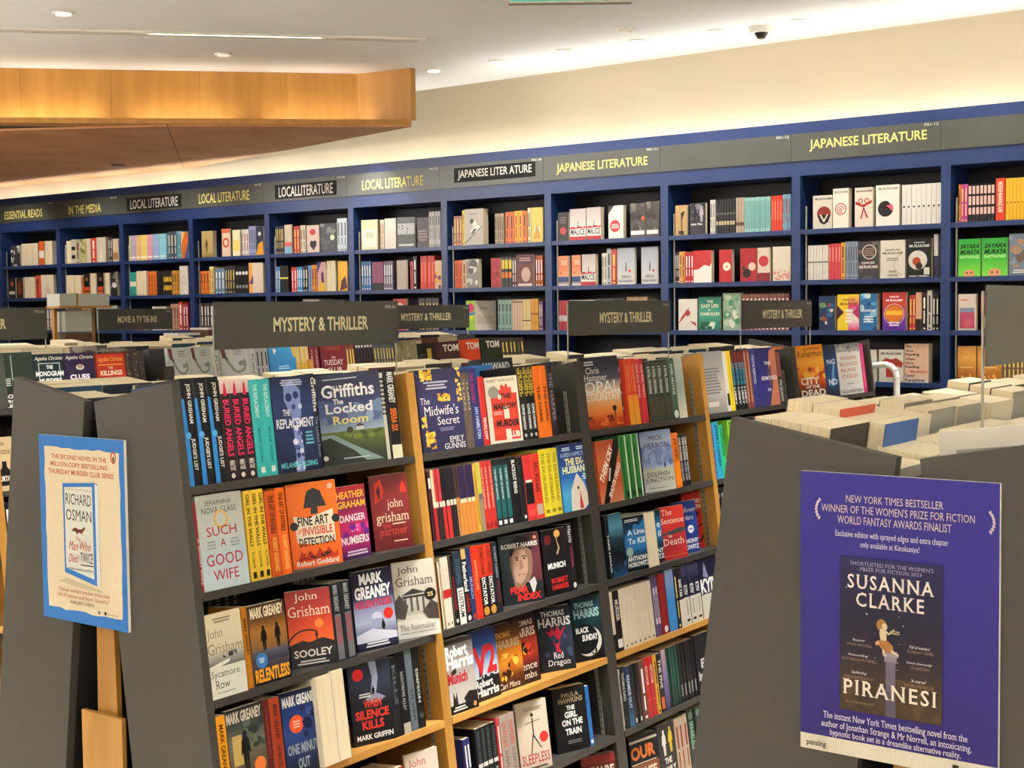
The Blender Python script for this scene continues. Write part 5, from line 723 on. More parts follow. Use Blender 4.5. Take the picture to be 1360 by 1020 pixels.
# ---- bay 3 shelf 3
r = g1(2, 2)
spine(r, 812, 815.5, 1, .2, '15171c', [V('TAMI HOAG', .7, .1, 'e8e8e8')], 'thin black spine')
face(r, 815.8, 834, .12, .2, '182a3a', [('g', 0, 0, 1, 1, ['1c4c7c', '141c28', '10141a', '1c3848', '4c88a0', '2c5060']), ('b', 5, 10, 0, .05, 1, .5, .15, ['1c2430', '2c5c8c', '0c1014'])], 'dark blue night cover', t=.01)
face(r, 832.5, 864, .11, .176, '1a3a5a', [('g', 0, 0, 1, 1, ['12161c', '1c3c54', '2470a8', '1c4060', '14181e']), ('p', [.05, .5, .2, .75, .35, .7, .5, .86, .7, .82, .95, .95, 1, .4, .1, .35], '2c74b0'), ('l', 2, .1, .9, .7, .96, 'c8d0d4'), T('A Line', .2, .66, .9, .76, 'f0f2f2'), T('To Kill', .2, .49, .9, .6, 'f0f2f2'), ('c', .22, .36, .14, '9ab4ac'), T('ANTHONY', .1, .18, .98, .27, 'eceeea', 'h'), T('HOROWITZ', .1, .07, .98, .16, 'eceeea', 'h')], 'blue and black cover with white lettering', t=.012)
edge(r, 864, 876.5, 1, .178, 'cream page block turned outwards', dep=.0, w=.11)
face(r, 862, 884, .11, .175, '1a3a5a', [('g', 0, 0, 1, 1, ['12161c', '1c3c54', '2c8cd0', '14181e']), T('e', .7, .66, .9, .76, 'f0f2f2'), T('ll', .74, .49, .9, .6, 'f0f2f2'), T('NY', .6, .18, .98, .27, 'eceeea', 'h'), T('TZ', .6, .07, .98, .16, 'eceeea', 'h')], 'blue and black cover behind the page block', t=.01, dep=.035)
face(r, 883, 914.2, .11, .178, 'c8342e', [('g', 0, 0, 1, 1, ['c8342e', 'a83038', 'c8342e', 'd23c30']), T('The', .06, .84, .5, .95, 'f2e4d4', ''), T('Sentence', .02, .68, .96, .79, 'f2e4d4', ''), ('p', [.02, .5, .8, .58, 1, .56, 1, .5, .5, .47, .02, .47], '444a50'), T('is', .26, .41, .4, .47, 'f2e4d4', ''), T('Death', .02, .27, .9, .4, 'f2e4d4', ''), ('r', .05, .06, .95, .07, 'e88a6a')], 'red cover with dark knife', t=.012)
face(r, 899, 930.2, .11, .18, '24408c', [T('Moonflower', .1, .78, .97, .88, 'f0f0f4', ''), T('Murders', .2, .63, .85, .73, 'f0f0f4', ''), ('c', .7, .45, .13, 'ececf0'), ('r', .62, .44, .78, .46, '24408c'), T('ANTHONY', .1, .18, .97, .27, 'e8ecf4', 'h'), T('HOROWITZ', .1, .06, .97, .15, 'e8ecf4', 'h')], 'royal blue cover with white knob', t=.012, dep=.03)
face(r, 912, 946, .11, .205, 'c22c2c', [('b', 3, 6, 0, .1, 1, .9, .1, ['d83a34', 'a82424']), ('p', [.2, .3, .7, .42, 1, .36, 1, .34, .7, .39], '1c1416'), ('p', [.5, .1, .96, .4, .98, .37, .6, .1], '1c1416'), ('p', [.8, .5, .98, .8, .99, 1, .96, 1, .94, .8], '1c1416'), ('p', [.3, .6, .5, .66, .62, .6, .5, .55], '1c1416'), T('ANTHONY', .2, .78, .92, .86, 'f2e0d8', 'h'), T('HOROWITZ', .16, .68, .96, .76, 'f2e0d8', 'h')], 'bright red cover with black branches', t=.02, dep=.05)
# ---- bay 3 shelf 4
r = g1(2, 3)
spine(r, 817.3, 821.5, 1, .19, 'c8b8a4', [('r', 0, 0, 1, .3, '1a1614')], 'beige spine with black foot')
spine(r, 821.7, 829.6, 1, .19, '1c1618', [V('MURDER', .85, .5, 'd8d0c8'), ('r', .1, .06, .9, .2, 'd8d4cc')], 'black spine with white scribble')
spine(r, 830.5, 872.5, 7, .19, 'd2c6ae', [('r', .3, .5, .34, .9, 'a89878'), ('c', .5, .05, .15, '3a342c')], 'aged cream spine')
spine(r, 873, 881, 2, .2, '5a4a70', [('r', .2, .2, .8, .8, 'c8bcc8'), ('r', .35, .3, .65, .7, '4a3a60')], 'purple and white spine')
spine(r, 881.3, 890.5, 1, .2, '8c2424', [('c', .5, .08, .25, 'ddd')], 'deep red spine')
spine(r, 891, 901.5, 1, .205, '3c84c8', [('g', 0, .5, 1, 1, ['3c84c8', '8c9cc0'])], 'sky blue spine')
spine(r, 902, 906, 1, .2, '1c2030', None, 'thin dark blue spine')
kyv = [('r', 0, 0, 1, .46, 'cfcbbc'), ('g', 0, .46, 1, 1, ['2a2a44', '20203a', '4a4a70']), V('KYIV', .66, .5, 'f0f0ee', .2, .8), ('r', .4, .16, .6, .42, '9a968a'), ('r', .25, .06, .75, .1, '222')]
spine(r, 906.3, 912.5, 1, .2, '2a2024', [('r', 0, 0, 1, .46, 'cfcbbc'), V('BABI YAR', .8, .5, 'e8e8e4')], 'black spine with white foot')
spine(r, 912.7, 935, 3, .203, '24243a', kyv, 'navy spine with white foot')
face(r, 935.3, 958, .13, .205, '24243c', [('r', 0, 0, 1, .4, 'cfcbbc'), ('g', 0, .4, 1, 1, ['2a2a44', '20203a', '1c1c30']), ('p', [.2, .7, .5, .66, .3, .95], '8a8ab0'), T('KYIV', .02, .42, .98, .66, 'f0f0ee', 'h')], 'navy and white cover with tall lettering', t=.012)
# ---- bay 3 shelf 5
r = g1(2, 4)
spine(r, 829, 831.5, 1, .19, 'b8b4a4', None, 'thin pale spine')
spine(r, 831.7, 837.5, 1, .195, '15161a', [V('THOMAS KING', .9, .45, 'b8b8b4')], 'black spine with grey lettering')
spine(r, 837.7, 844.5, 1, .19, '1c3454', [V('REAMDE OUT', .85, .3, 'c8d0dc', .25, .75), ('g', 0, 0, 1, .3, ['2c6c94', '1c3454'])], 'navy spine with blue foot')
spine(r, 844.8, 856, 2, .19, '1c181c', [('r', .2, .1, .5, .5, '4a3030'), ('r', .3, .03, .6, .1, 'ddd')], 'black spine with dark red flame')
spine(r, 856.2, 863, 1, .19, '6a4038', None, 'reddish brown spine')
spine(r, 863.2, 875, 2, .192, 'b8282a', [V('KETCHUM', .85, .55, 'e8d4cc', .25, .75), ('r', .2, .28, .8, .3, 'e05a4a')], 'red spine with white lettering')
spine(r, 875.2, 879.5, 1, .19, 'd8a434', None, 'golden spine')
spine(r, 879.7, 885.6, 1, .19, '1f1a1c', [V('THE FIVE', .9, .4, 'e6e0d8'), ('r', .2, .05, .8, .25, 'd86a2c')], 'black spine with orange foot')
spine(r, 885.8, 891.3, 1, .195, '5c4c84', [('g', 0, 0, 1, 1, ['3c3468', '7c6ca4', 'b8a0a0'])], 'violet spine')
spine(r, 891.6, 907, 4, .195, '20403c', [('g', .2, 0, .8, 1, ['16201f', '2c5c4c', '2a4c48'])], 'deep green spine')
spine(r, 907.3, 929, 5, .195, '17181c', [('r', .3, .1, .6, .3, '9a9c98')], 'black spine with faint lettering')
face(r, 929.4, 950, .129, .2, '15161d', [T('Evil', .3, .42, .9, .58, 'e0e0e0', 'h'), T('Invisible', .1, .22, .96, .38, 'e0e0e0', 'h')], 'black cover with white lettering', t=.02)
r = g1(2, 5)
face(r, 844, 880, .129, .195, '17161a', [('r', 0, .9, 1, .94, 'c8c0b0'), T('OUR', .02, .62, .9, .84, 'd8743c', 'h'), ('r', .02, .55, .92, .565, 'd8ccb0'), ('g', .0, .1, 1, .54, ['5a3424', '8a5438']), T('HOUSE', .05, .3, .9, .48, 'e8d8c0', 'h')], 'black cover with orange capitals', t=.04)
face(r, 880.5, 903, .11, .2, '1a181a', [('s', .35, .5, .42, 'e6e2d8'), ('s', .72, .52, .42, 'e0c030'), T('THE', .3, .36, .7, .46, 'e8e4dc', 'h'), T('FAMILY', .1, .2, .9, .32, 'e8e4dc', 'h')], 'black cover with white and yellow figures', t=.02)
spine(r, 903.5, 921, 3, .2, 'b8a48c', None, 'aged tan spine')
spine(r, 921.5, 948, 3, .205, '18201f', [V('SENSELESS', .8, .35, '8cc0a8', .3, .8), ('c', .5, .9, .3, '5c7c70')], 'black spine with mint lettering')
r = g1(1, 5)
face(r, 780, 825, .11, .19, '6a2420', [('r', 0, .86, 1, 1, '8a2c28'), T('SHARE', .2, .66, .95, .82, 'e8e0d0', 'h')], 'dark red cover on the lowest visible shelf', t=.03)
spine(r, 690, 775, 9, .18, '3a3436')
# ---- bays 4 and 5
r = g1(3, 0)
face(r, 918, 967.3, .15, .226, 'a4a29e', [('g', 0, 0, 1, 1, ['8c8a88', 'b8b4ae', 'a09e9c', '8c8c8e']), ('l', 9, .25, .3, .9, .74, '7c7a78'), ('r', .5, .1, .78, .18, 'd4d0c8')], 'grey back cover with small print', t=.02)
spine(r, 968, 972, 1, .22, 'd8d4cc', [('r', .1, .1, .9, .3, '222')], 'white spine with black foot')
spine(r, 972.2, 978, 1, .222, 'e2c62c', [('r', .4, .2, .6, .9, 'b89c1c')], 'bright yellow spine')
spine(r, 978.3, 996, 4, .222, '1a1a1e', [('r', .05, .7, .95, .98, '6a2a20'), V('JARDINE', .8, .42, '3c9cb4', .1, .9), V('LIBBY', .38, .08, 'e8e8e4', .25, .75)], 'black spine with teal lettering')
spine(r, 996.3, 1004, 2, .222, '7a4038', [('r', .1, .1, .5, .95, 'b88a6a')], 'reddish brown spine')
spine(r, 1004.2, 1010, 1, .224, '33337a', [V("YOU'VE REMOVED", .9, .4, 'c8c8e0')], 'indigo spine')
face(r, 1010.3, 1037, .15, .226, '3a3a78', [('g', 0, 0, 1, 1, ['3c3c74', '343480', '2c2c70', '2a2a60']), ('p', [.5, 0, 1, 0, 1, 1, .7, .95, .55, .6, .75, .4], 'c0785c'), ('p', [.5, .6, .7, .7, .72, .3, .58, .35], '6a4a5c'), T('THE', .4, .7, .7, .76, 'e6e6ec'), T('REMOVED', .2, .44, .95, .51, 'e6e6ec'), T('IS', .45, .25, .62, .3, 'e6e6ec')], 'indigo and orange painted cover', t=.02)
spine(r, 1037.3, 1043, 1, .215, '26242a', [('r', .1, .5, .9, .95, '8a4a44'), V('THE REUNION', .45, .05, 'ddd')], 'dark spine with red top')
r = g1(3, 1)
spine(r, 949.5, 954.5, 1, .2, '3c74b0', [V('SEVEN', .9, .1, '1c3c6c')], 'blue spine beside the beech divider')
spine(r, 954.7, 961.5, 1, .205, '2c9cc4', [V('JEFFERY DEAVER', .95, .2, '143c50', .2, .8)], 'cyan spine')
spine(r, 961.7, 967, 1, .19, '2cb47c', [V('JEFFERY DEAVER', .95, .4, '14503c', .2, .8)], 'sea green spine')
spine(r, 967.5, 973, 1, .06, 'dcd8cc', None, 'short white booklet')
spine(r, 974, 980, 1, .205, '7cc43c', [V('BURY THE', .95, .3, '20401c', .2, .8)], 'lime green spine')
spine(r, 980.2, 986, 1, .205, 'b8c464', [V('EYE SPY', .95, .3, '30401c', .2, .8)], 'yellow green spine')
spine(r, 987, 1042, 11, .2, '23252e', [V('STORY', .95, .5, '6c7c98')], 'dark blue spine')
r = g1(3, 2)
spine(r, 960, 990, 6, .195, '17171a', [('c', .5, .9, .3, '8a8a88'), ('r', .3, .2, .7, .6, 'a8a8a4')], 'black spine with grey dot')
r = g1(4, 0)
face(r, 1028, 1062, .15, .232, 'd8782c', [('r', 0, 0, 1, .3, '2a2420'), T('K', .4, .8, .8, .92, '2a1c14')], 'orange cover behind the charcoal divider', dep=.11, phi=0, t=.03)
face(r, 1063.5, 1099.5, .153, .226, 'e08a28', [('g', 0, 0, 1, 1, ['1c1614', '6a2c14', 'c8521c', 'e8882c', 'f0a83c', 'e8962c', 'e08a28']), ('b', 5, 18, 0, .35, 1, .6, .1, ['e8602c', 'f0c050', 'a83c1c', 'f8b040']), T('Jonathan', .3, .9, .9, .96, '2a1c14', ''), T('Kellerman', .06, .78, .97, .9, '2a1c14', ''), T('CITY', .08, .27, .76, .41, 'f2ece0', 'h'), T('OF THE', .25, .2, .75, .26, 'f2ece0', 'h'), T('DEAD', .06, .05, .96, .18, 'f2ece0', 'h')], 'fiery orange city cover', t=.02)
face(r, 1094, 1116.5, .15, .222, '1c2c4c', [('g', 0, 0, 1, 1, ['1a1c28', '2c5484', '22406c', '1c2840']), ('p', [.5, .2, .7, .2, .85, .65, .75, .65], '5c94c8'), T('NG', .4, .62, .9, .72, 'b8c8dc', 'h'), T('ND', .4, .22, .9, .34, 'd8e0ec', 'h')], 'dark blue cover with pale streak', t=.015, dep=.03)
face(r, 1117, 1148, .15, .222, 'd2cfc8', [('g', 0, .84, 1, 1, ['9c9c98', '6c6c6c']), ('b', 3, 12, 0, .82, 1, .98, .06, ['8c8c8a', 'b0b0ac', '5c5c5c']), T('WHERE', .12, .68, .8, .75, 'b04a3c', ''), T('BLOOD', .1, .56, .85, .63, 'b04a3c', ''), T('RUNS', .12, .44, .75, .51, 'b04a3c', ''), T('COLD', .14, .32, .82, .39, 'b04a3c', ''), T('GILES KRISTIAN', .04, .03, .94, .09, '2c2c2c', ''), ('l', 1, .3, .2, .6, .22, '777')], 'white cover with red lettering', t=.02)
spine(r, 1148.4, 1153, 1, .218, 'c8286c', [('r', .3, .1, .6, .9, 'e86c9c')], 'magenta spine')
spine(g1(4, 1), 1066, 1140, 14, .2, '2a2c34')
# hidden second rows and the far side: their page tops show over the covers
def tops(cx, side, rows, z0=1.2291, seed=1, loc='', bays=BAYS, skip=None, grp='books filling the gondola tops'):
    R = random.Random(seed); MODE[0] = 'T'; MODE[1] = .8
    for i, (a, b) in enumerate(bays):
        row = grow(cx, side, i, 0, z0=z0, loc=f'{loc}, {BN[i]}', group=grp)
        for (dep, hmin, hmax) in rows:
            s = a+.004
            while s < b-.05:
                w = R.choice([.11, .129, .153]); n = R.choice([1, 2]); t = .105/n*R.uniform(.85, 1)
                if s+w > b-.004: w = b-.004-s
                if b-.004-s-w < .05: w = b-.004-s
                h = R.uniform(hmin, hmax); bg = R.choice(['d8cfb8', '2c3444', '6a3a34', '3c3c3c', 'b8a88c', '30506a']); 
                if not (skip and skip(i, s, dep)):
                    me = cover_mesh(w, h, t, bg, None, bg, None); pm = (w, h, t)
                    for q in range(n):
                        sv = s if side > 0 else -(s+w)
                        X = row.S; mx = row.mx(sv, dep+q*t*1.03, X)
                        place_book(mx, me, pm, 'paperback', f'{cname(bg)} book seen mostly from its cream top, {row.loc}', grp)
                s += w+.002
tops(-2.692, 1, [(.153, .2, .226)], seed=3, loc='rear row of the mystery bookshelf', skip=lambda i, s, d: i == 1 and s < 3.6)
row = grow(-2.692, 1, 1, 0, loc='rear row, second bay', group='books filling the gondola tops')
tops(-2.692, -1, [(.006, .2, .225), (.135, .2, .22)], seed=5, loc='far side of the mystery bookshelf')
# near-left end of the far side: red and black spines seen over the end panel
r = grow(-2.692, -1, 0, 0, loc='far side end of the mystery bookshelf', group='books filling the gondola tops')
# ------------------------------------------------------------------ gondola on the left
GL = gondola('gondola_bookshelf', 'grey bookshelf behind, partly hidden by the mystery bookshelf', -4.64, t0=.0606, dv=(-.062, -.06))
def gl(k=0): return grow(-4.64, 1, 0, k, loc=('top shelf' if k == 0 else 'second shelf' if k == 1 else 'third shelf')+' of the left gondola', group='books on the left gondola')
r = gl()
ac = [T('Agatha Christie', .04, .86, .96, .95, 'f0e8d0', 'i')]
face(r, -40, 4, .129, .2, '2c3430', None, 'dark green cover at the frame edge', phi=.5, t=.02)
face(r, 5.5, 49.5, .129, .2, '26302c', [('g', 0, 0, 1, 1, ['1c2220', '28342e', '2c3a34']), ('p', [.35, .55, .75, .42, .95, .1, .55, .3], '5aa46c'), ('r', .33, .5, .36, .95, '9aa8a0'), T('BODIES', .05, .18, .7, .26, 'e8e8e0', 'h'), T('FROM THE', .1, .1, .75, .16, 'e8e8e0', 'h'), T('LIBRARY', .1, .02, .75, .08, 'e8e8e0', 'h'), ('l', 4, .0, .4, .3, .55, 'b8c0b8')], 'dark green cover with green fan', t=.02)
face(r, 50.5, 90.5, .129, .19, '1c2c30', ac+[('r', .14, .81, .86, .825, 'b8c0c0'), ('r', .14, .3, .17, .82, 'b8c0c0'), ('r', .83, .3, .86, .82, 'b8c0c0'), T('THE', .4, .71, .62, .78, 'e8ecec', 'h'), T('MONOGRAM', .04, .57, .96, .67, 'e8ecec', 'h'), T('MURDERS', .14, .44, .88, .53, 'e8ecec', 'h')], 'dark teal cover with white frame', t=.02)
face(r, 91.5, 131, .129, .19, '2c2040', ac+[('c', .5, .72, .14, 'c8c0a8', .08), ('l', 2, .4, .7, .6, .76, '4a4030'), T('CLUES', .14, .48, .8, .58, 'e8e4ec', 'h')], 'dark purple cover with cream emblem', t=.02)
face(r, 132, 172, .129, .186, 'a83020', ac[:0]+[('r', 0, 0, 1, 1, '7a2418'), ('r', .04, .03, .96, .97, 'b4341f'), T('Agatha Christie', .08, .8, .9, .92, 'e8b048', 'i'), ('r', .1, .75, .9, .765, 'e8b048'), T('THE', .4, .67, .56, .72, 'e8c8a0'), T('KILLINGS', .14, .54, .86, .64, 'f0dcc0', 'h')], 'red framed cover with gold script', t=.02)
for i in range(3):
    spine(r, 174+i*8, 181+i*8, 1, .19, '3c3434', [('b', 3+i, 12, .1, .05, .9, .95, .25, ['5a5454', '8a6a4a', '2a2626'])], ('dark', 'brown', 'slate')[i]+' patterned spine')
poi = [('r', 0, 0, 1, 1, 'b9c0be'), ('o', .62, .6, .28, .08, '7c8480', 180, 400), ('c', .74, .62, .12, '7c8480', .08), ('p', [.1, .78, .2, .8, .42, .56, .5, .5, .3, .58], '7c8480'), ('p', [.02, .98, .18, .98, .22, .78, .1, .74], '6a2c34'), ('l', 3, .42, .8, .82, .94, '8c9492'), ('p', [.1, .86, .28, .74, .24, .7, .12, .8], '3a3a40')]
face(r, 228.5, 257.5, .129, .196, 'b9c0be', poi, 'pale grey cover with curled moustache', t=.02)
face(r, 258.5, 286, .129, .196, 'b9c0be', poi, 'second pale grey cover with curled moustache', t=.02)
spine(r, 289, 296, 1, .196, 'c8ccc8', [V('POIROT', .8, .2, '6c7472')], 'pale grey spine with thin lettering')
face(r, 297, 335, .129, .196, 'b9c0be', poi, 'third pale grey cover with curled moustache', t=.02)
spine(r, 336, 344, 1, .196, 'c8ccc8', [V('POIROT', .8, .2, '6c7472')], 'light grey spine with thin lettering')
spine(r, 345, 361, 3, .192, 'a8a8ac', None, 'grey spine')
face(r, 362, 397, .129, .19, '3c8cc4', [('g', 0, 0, 1, 1, ['4c90b8', '3480c0', '48a0d8']), ('p', [.15, .95, .3, .9, .2, .8], 'f0e8d8'), ('p', [.85, .95, 1, .98, 1, .7, .9, .75], 'd8b84c'), ('l', 2, .3, .45, .75, .55, 'a8d0e8')], 'bright blue cover', t=.02)
spine(r, 398, 415, 3, .185, 'd0b478', [('r', 0, 0, 1, .6, 'c49a3c')], 'straw and gold spine')
spine(r, 416, 429, 2, .186, '6a2430', [V('TUESDAY', .9, .3, 'c8a08c', .3, .6)], 'maroon spine')
face(r, 430, 463, .129, .186, '74262f', [T('CHRISTIE', .2, .86, .8, .95, '9c5c2c', ''), T('THE', .42, .66, .58, .71, 'f0e0d8', ''), T('TUESDAY', .12, .5, .88, .63, 'f0e0d8', ''), T('CLUB', .2, .32, .8, .44, 'f0e0d8', '')], 'maroon cover with cream lettering', t=.02)
spine(r, 464, 476, 3, .182, '7a3c34', None, 'rust brown spine')
spine(r, 477, 500, 6, .186, '2c2224', [('c', .5, .92, .35, 'e0dcd4')], 'black spine with white dot on top')
spine(r, 501, 528, 7, .178, '50585c', None, 'slate spine')
face(r, 532, 558, .129, .186, '8c8464', [('b', 3, 16, 0, 0, 1, 1, .15, ['a09874', '78704c'])], 'olive patterned cover', t=.02)
face(r, 559, 581, .129, .172, '1c1c1e', [('r', .55, .5, .8, .85, 'c8a83c')], 'black cover with yellow mark', t=.02)
tom = [T('TOM', .3, .72, .97, .92, 'e8e0d4', 'h')]
face(r, 583, 614, .129, .18, '46201f', tom, 'dark maroon cover with white capitals', t=.03)
face(r, 616, 641, .129, .185, 'd8481f', tom, 'orange red cover with white capitals', t=.015)
face(r, 642, 668, .129, .19, '2a3420', tom, 'dark olive cover with white capitals', t=.03)
spine(r, 670, 700, 6, .185, '3c3434')
r = gl()
edge(r, -30, 38, 2, .226, 'thick book lying fore edge out behind the dark covers', dep=.14, w=.12)
edge(r, 39, 92, 1, .226, 'thick cream fore edge beside the grey photo cover', dep=.14, w=.12)
edge(r, 93, 100, 1, .224, 'thin cream fore edge beside the grey photo cover', dep=.14, w=.12)
face(r, 101, 147, .153, .228, '8c8884', [('b', 3, 14, 0, .5, 1, 1, .2, ['6a6866', 'a8a4a0', '545250'])], 'grey photo cover in the rear row', dep=.14, t=.06)
face(r, 150, 215, .153, .2, '7a2c30', None, 'dark red book in the rear row', dep=.16, t=.03)
face(r, 225, 300, .153, .205, 'd8cfb8', None, 'cream book in the rear row', dep=.15, t=.06)
# wire bound notebook lying among the rear row
s0_ = r.s_at(141, .07); s1_ = r.s_at(176, .07)
t = thing('spiral_notebook', 'black wire bound notebook behind the red framed cover', 'notebook')
t.matrix_world = r.mx(s0_, .07, r.S)
MB().box(0, 0, .0, s1_-s0_, .02, .196, ).build('body', M['dark'], t)
cm_ = MB()
for q in range(11):
    xq = .008+q*(s1_-s0_-.016)/10
    for a_ in range(8): cm_.cyl((xq, .01+.012*math.cos(a_*.785), .196+.012*math.sin(a_*.785)), (xq+.002, .01+.012*math.cos((a_+1)*.785), .196+.012*math.sin((a_+1)*.785)), .0017, 5)
tag(cm_.build('wire_coil', M['steel'], t), kind='stuff')
r = gl(1)
face(r, -22, 22, .129, .19, 'c8b088', [T('Agatha', .3, .82, .75, .92, '4a3c2c', 'i'), T('Christie', .36, .68, .92, .8, '4a3c2c', 'i'), ('p', [.5, .1, .9, .1, .95, .3, .78, .45, .78, .55, .64, .55, .64, .45, .46, .3], '1c1818'), T('CURTAIN', .45, .18, .98, .28, 'e8dcc8', 'h')], 'cream cover with black bottle', t=.02)
face(r, -70, -24, .129, .19, '3c3a44', None, 'dark cover at the frame edge', t=.02)
r = gl(2)
spine(r, -40, 22, 6, .195, '1f2028', None, 'blue black spine')
tops(-4.64, 1, [(.15, .2, .222)], seed=8, skip=lambda i, s, d: i == 0, loc='rear row of the left gondola', grp='books filling the left gondola top')
tops(-4.64, -1, [(.006, .2, .235), (.135, .22, .24)], seed=9, loc='far side of the left gondola', grp='books filling the left gondola top')
# ------------------------------------------------------------------ gondola on the right
ZR = 1.204
GR = gondola('gondola_bookshelf', 'nearest grey bookshelf at the right with the purple poster', -.744, z0=ZR, dv=(-.05, -.05))
def stack(cx, side, y, dep, specs, loc, w=.153, frontart=None):
    row = grow(cx, side, 0, 0, z0=ZR, loc=loc, group='books on top of the right gondola')
    MODE[0] = 'T'; MODE[1] = 1
    for (t, h, bg, desc, back) in specs:
        me = cover_mesh(w, h, t, bg, None, bg, None, back); pm = (w, h, t)
        place_book(row.mx(y if side > 0 else -(y+w), dep, row.S), me, pm, 'paperback', f'{desc}, {row.loc}', row.group); dep += t*1.02
yy = 2.016
PL = ['nearest stack of the right gondola', 'second stack of the right gondola', 'third stack of the right gondola', 'fourth stack of the right gondola', 'fifth stack of the right gondola', 'sixth stack of the right gondola', 'seventh stack of the right gondola', 'eighth stack of the right gondola', 'ninth stack of the right gondola', 'tenth stack of the right gondola', 'eleventh stack of the right gondola', 'twelfth stack of the right gondola', 'thirteenth stack of the right gondola', 'fourteenth stack of the right gondola', 'fifteenth stack of the right gondola', 'sixteenth stack of the right gondola']
stack(-.744, -1, yy, .028, [(.03, .236, 'e0a420', 'yellow covered book', None), (.05, .238, 'cfc6ae', 'thick book with cream fore edge', None), (.05, .238, 'cfc6ae', 'thick book with black back cover', '16161a')], PL[0])
stack(-.744, -1, yy+.157, .01, [(.045, .252, 'd8d0ba', 'tall cream covered book', None), (.05, .25, 'b84a30', 'tall red edged book', None), (.05, .235, 'd0c8b2', 'thick cream book', None), (.028, .238, '1c2c44', 'book with glowing blue back cover', '1c4c8c')], PL[1])
R_ = random.Random(4)
def fill_row(side, dep, total, h0, h1, word, skip=0, ncs=(2, 3, 3), bgs=('d8d0ba', '2c2c34', '8c8c84', '6a3c30'), upto=5):
    c_ = 0
    for bi_, (a, b) in enumerate(BAYS[:upto]):
        wq = (b-a-.008)/5
        for p_ in range(5):
            c_ += 1
            if c_ <= skip: continue
            n = R_.choice(ncs); hh = R_.uniform(h0, h1); tt = total/n
            stack(-.744, side, a+.004+wq*p_, dep+R_.uniform(0, .012), [(tt*R_.uniform(.86, .96), hh+R_.uniform(-.006, .006), R_.choice(bgs), R_.choice(['cream paged book', 'thick paperback', 'pale topped book']), None) for _ in range(n)], f'{ORD[p_]} stack, {BN[bi_]}, {word} of right gondola', w=wq-.002)
fill_row(-1, .008, .155, .228, .246, 'left side', skip=2)
fill_row(-1, .172, .095, .188, .205, 'left valley', ncs=(1, 2), bgs=('a8a49c', 'c8c0aa'), upto=3)
fill_row(1, .008, .14, .2, .222, 'right side', skip=1)
fill_row(1, .155, .11, .2, .232, 'right valley', skip=1, ncs=(1, 2), bgs=('c8c0aa', 'b0a898', '5a3c30'), upto=4)
row = grow(-.744, 1, 0, 0, z0=ZR, loc='nearest end of the right gondola', group='books on top of the right gondola')
def rface(s, dep, w, h, t, bg, art, desc, back, bart):
    me = cover_mesh(w, h, t, bg, art, bg, None, back)
    if bart: draw(me, bart, lambda x, y, l: (w*(1-x), t+EPS*l, y*h))
    place_book(row.mx(s, dep, -row.N), me, (w, h, t), 'paperback', f'{desc}, {row.loc}', row.group)
# two books spine out to the right: their back covers face the end of the gondola
rface(2.052, .11, .153, .252, .02, 'cfcbc2', None, 'pale book with printed back cover', 'd4d0c6', [('l', 6, .12, .55, .9, .9, '8c8a84')])
rface(2.09, .10, .153, .24, .03, '4a3c30', None, 'brown edged book', '6a5a4c', None)
# ------------------------------------------------------------------ category signs on thin rods
def cat_sign(cx, y0, y1, txt, tx, code, label, zb=1.4054, zt=1.5275, foot=1.2):
    t = thing('category_sign', label, 'sign', (cx, y0, foot))
    pl = MB().box(-.0015, 0, zb-foot, .0015, y1-y0, zt-foot).build('sign_plate', M['sign'], t)
    for yy_ in (.003, y1-y0-.003): MB().cyl((-.006, yy_, 0), (-.006, yy_, zt-foot-.01), .0025, 10).build('sign_post', M['steel'], t)
    art = []
    if txt: art.append(T(txt, tx[0], .34, tx[1], .66, 'fff6c8', 'b'))
    if code: art.append(T(code, .92, .83, .985, .91, 'd0d0c8'))
    for a in art:
        for sd in (1, -1):
            mb = MB(); draw(mb, [a], lambda x, y, l: (sd*(.0015+EPS*l), (y1-y0)*(x if sd > 0 else 1-x), zb-foot+(zt-zb)*y)); mb.build('bay_number' if a[1][-1].isdigit() else 'lettering', M['matte'], pl)
    return t
cat_sign(-2.692, 2.371, 3.075, 'MYSTERY & THRILLER', (.29, .815), 'P05-01', 'large charcoal sign with gold lettering over the nearest bay')
cat_sign(-2.692, 3.969, 4.668, 'MYSTERY & THRILLER', (.28, .8), 'P05-02', 'charcoal sign with gold lettering over the third bay')
cat_sign(-2.692, 5.265, 5.966, 'MYSTERY & THRILLER', (.28, .85), 'P05-03', 'charcoal sign with gold lettering over the last bay')
cat_sign(-4.64, 2.54, 3.243, 'NEW AND CRIME THRILLER', (.1, .745), 'P05-06', 'charcoal sign cut by the left edge, ending in R')
cat_sign(-4.64, 5.263, 5.884, 'MYSTERY & THRILLER', (.1, .75), 'P05-08', 'small charcoal sign with gold lettering left of the wide gap')
cat_sign(-6.588, 4.945, 5.478, 'MOVIE & TV TIE-INS', (.25, .78), 'P06-02', 'distant charcoal sign naming movie and television books')
cat_sign(-.744, 2.345, 3.05, None, None, None, 'blank charcoal sign at the right edge on silver rods', zb=1.395, zt=1.532, foot=1.19)
